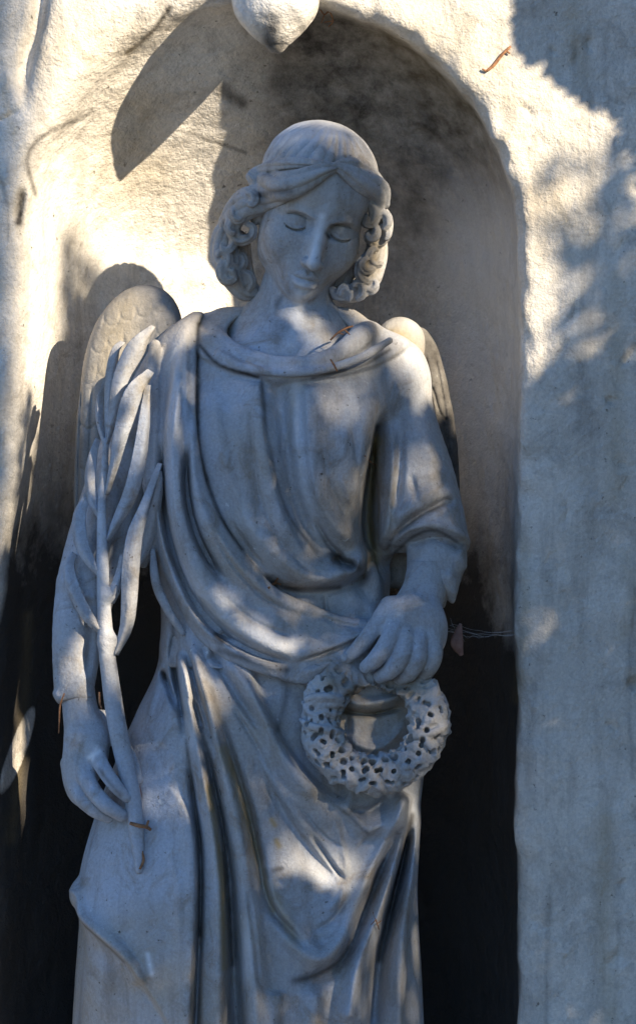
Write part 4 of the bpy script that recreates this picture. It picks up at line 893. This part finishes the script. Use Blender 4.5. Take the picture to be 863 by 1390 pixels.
def dense(u, v):
    if clear(u, v): return False
    for a, b, w_, ru, rv, an in DENSE:
        k = 80-w_; x, y = u-a-k, v-b+.68*k; c, s = math.cos(an), math.sin(an)
        if ((x*c+y*s)/ru)**2+((-x*s+y*c)/rv)**2 < 1: return True
    return False
def shade_density(u, v):
    """how leafy the bough is over this point of the statue plane"""
    top = np.interp(u, [60, 135, 300, 330, 430, 520, 560, 640, 760, 900, 1100], [800, 420, 430, 192, 184, 206, 440, 500, 455, 420, 380])
    left = np.interp(v, [0, 480, 640, 740, 800, 840, 1500], [135, 132, 112, 78, 60, 20, 0])
    d = min((v-top)/25, (u-left)/12)
    return max(0, min(1, d))
LV, LF = [], []
rt = random.Random(11)
def add_leaf(c, size, long=1.7):
    n = Vector([rt.gauss(0, 1) for _ in range(3)])*.55+Vector((SM[0], SM[1], SM[2])).normalized(); n.normalize()
    a = n.orthogonal().normalized(); a.rotate(Matrix.Rotation(rt.uniform(0, 6.28), 3, n)); b = n.cross(a); o = len(LV); c = Vector(c)
    for x, y, z in ((-1, 0, 0), (-.45, .42, .1), (.3, .40, .1), (1, 0, -.12), (.3, -.40, .1), (-.45, -.42, .1)):
        LV.append(tuple(c+a*(x*size*long)+b*(y*size*long)+n*(z*size)))
    LF.append((o, o+1, o+2, o+3)); LF.append((o, o+3, o+4, o+5))
cnt = 0
for k in range(16000):
    u = rt.uniform(15, 1150); v = rt.uniform(150, 1560); size = rt.uniform(9, 17)
    if rt.random() > shade_density(u, v): continue
    if u < 650 and not dense(u, v): continue
    add_leaf(np.array([u, v, 80.0])+SM*rt.uniform(1.9, 3.0), size, 1.5); cnt += 1
for k in range(7600):
    u = rt.uniform(75, 1150); v = rt.uniform(130, 1560)
    if u > 640 and rt.random() < .3: continue
    if False: pass; size = rt.uniform(18, 30)
    if rt.random() > max(shade_density(u-20, v-20), .8*(300 < u < 560 and v > 130)): continue
    if clear(u, v): continue
    add_leaf(np.array([u, v, 80.0])+SM*rt.uniform(4.6, 7.2), size, 1.5); cnt += 1
for k in range(1000):
    u = rt.uniform(-40, 112); v = rt.uniform(-180, 860); size = rt.uniform(12, 20)
    add_leaf(np.array([u, v, 80.0])+SM*rt.uniform(5.5, 8.0), size, 1.5); cnt += 1
# the bough whose crisp shadow falls on the upper right of the wall
EDGE = [(700, -60), (690, 30), (694, 62), (712, 84), (740, 100), (790, 148), (832, 158), (836, 168), (822, 180), (826, 196), (860, 206), (850, 225), (870, 244), (1100, 330), (1100, -120)]
em = Map(Vol((600, 1110), (-130, 400), (0, 8), 4)); esd = em.sd(EDGE, raw=True)
for k in range(9000):
    u = rt.uniform(680, 1095); v = rt.uniform(-120, 340); size = rt.uniform(3.5, 6) if k % 2 else rt.uniform(9, 18)
    d_ = esd[int((u-600)/4), int((v+130)/4)]
    if d_ > -size*1.5 or (k % 2 and d_ < -26): continue
    add_leaf(np.array([u, v, 5.0])+SM*rt.uniform(1.15, 1.35), size, 1.3)
for k in range(110):     # thin twigs over the wall to the right of the arch
    u = 740+200*rt.random()**.7; v = 160+360*rt.random()**.7; add_leaf(np.array([u, v, 0.0])+SM*rt.uniform(3.0, 5.0), rt.uniform(14, 24), 1.5)
crown = 0  # count of added unseen crown leaves
while crown < 5200:      # unseen crown leaves added to screen sky light from the right
    az = math.radians(rt.uniform(12, 112)); el = math.radians(rt.uniform(-12, 62)); r_ = rt.uniform(3.2, 6.5)
    p = np.array([400+r_*1000*math.sin(az)*math.cos(el), 700-r_*1000*math.sin(el), r_*1000*math.cos(az)*math.cos(el)])
    if p[0] < 1500: continue
    q = p-SM*((p[2]-80)/SM[2])
    if -250 < q[0] < 1250 and -420 < q[1] < 1650: continue
    add_leaf(p, rt.uniform(70, 130), 1.5); crown += 1
for _ in range(900):     # the rest of the crown, further off
    p = np.array([900+rt.gauss(0, 500), -900+rt.gauss(0, 450), 80])+SM*rt.uniform(3.6, 5.2)
    t_ = (p[2]-80)/SM[2]; q = p-SM*t_
    if q[1] > -250 and 300 < q[0] < 1100: continue
    if q[0] < 330 and q[1] > -400: continue
    add_leaf(p, rt.uniform(30, 50), 1.6)
lm = pymesh('foliage_with_added_crown', LV, LF, M_LEAF, tree, smooth=False); lm['kind'] = 'stuff'
base = np.array([4900, 2110, 3000.0])
V, F = loft([base, base+[-60, -900, 60], base+[-100, -1900, -40], base+[-300, -3000, -100], base+[-500, -4200, -150]], [150, 120, 100, 80, 40], 130, n=16, seg=5)
pymesh('trunk', V, F, M_BARK, tree)
for tgt in ([900, 260, 2.9], [620, 760, 2.7], [520, 1180, 2.9], [1000, 60, 1.9]):
    e_ = np.array([tgt[0], tgt[1], 80.0])+SM*tgt[2]; s_ = base+[-150, -1500+tgt[1]*.4, 0]
    V, F = loft([s_, (s_*.6+e_*.4)+[0, -120, 0], e_*.7+s_*.3+[0, -80, 0], e_], [55, 36, 22, 5], 30, n=8, seg=5); pymesh('branch', V, F, M_BARK, tree)
adopt(tree)
print('leaves', cnt, 'total', time.time()-T0)
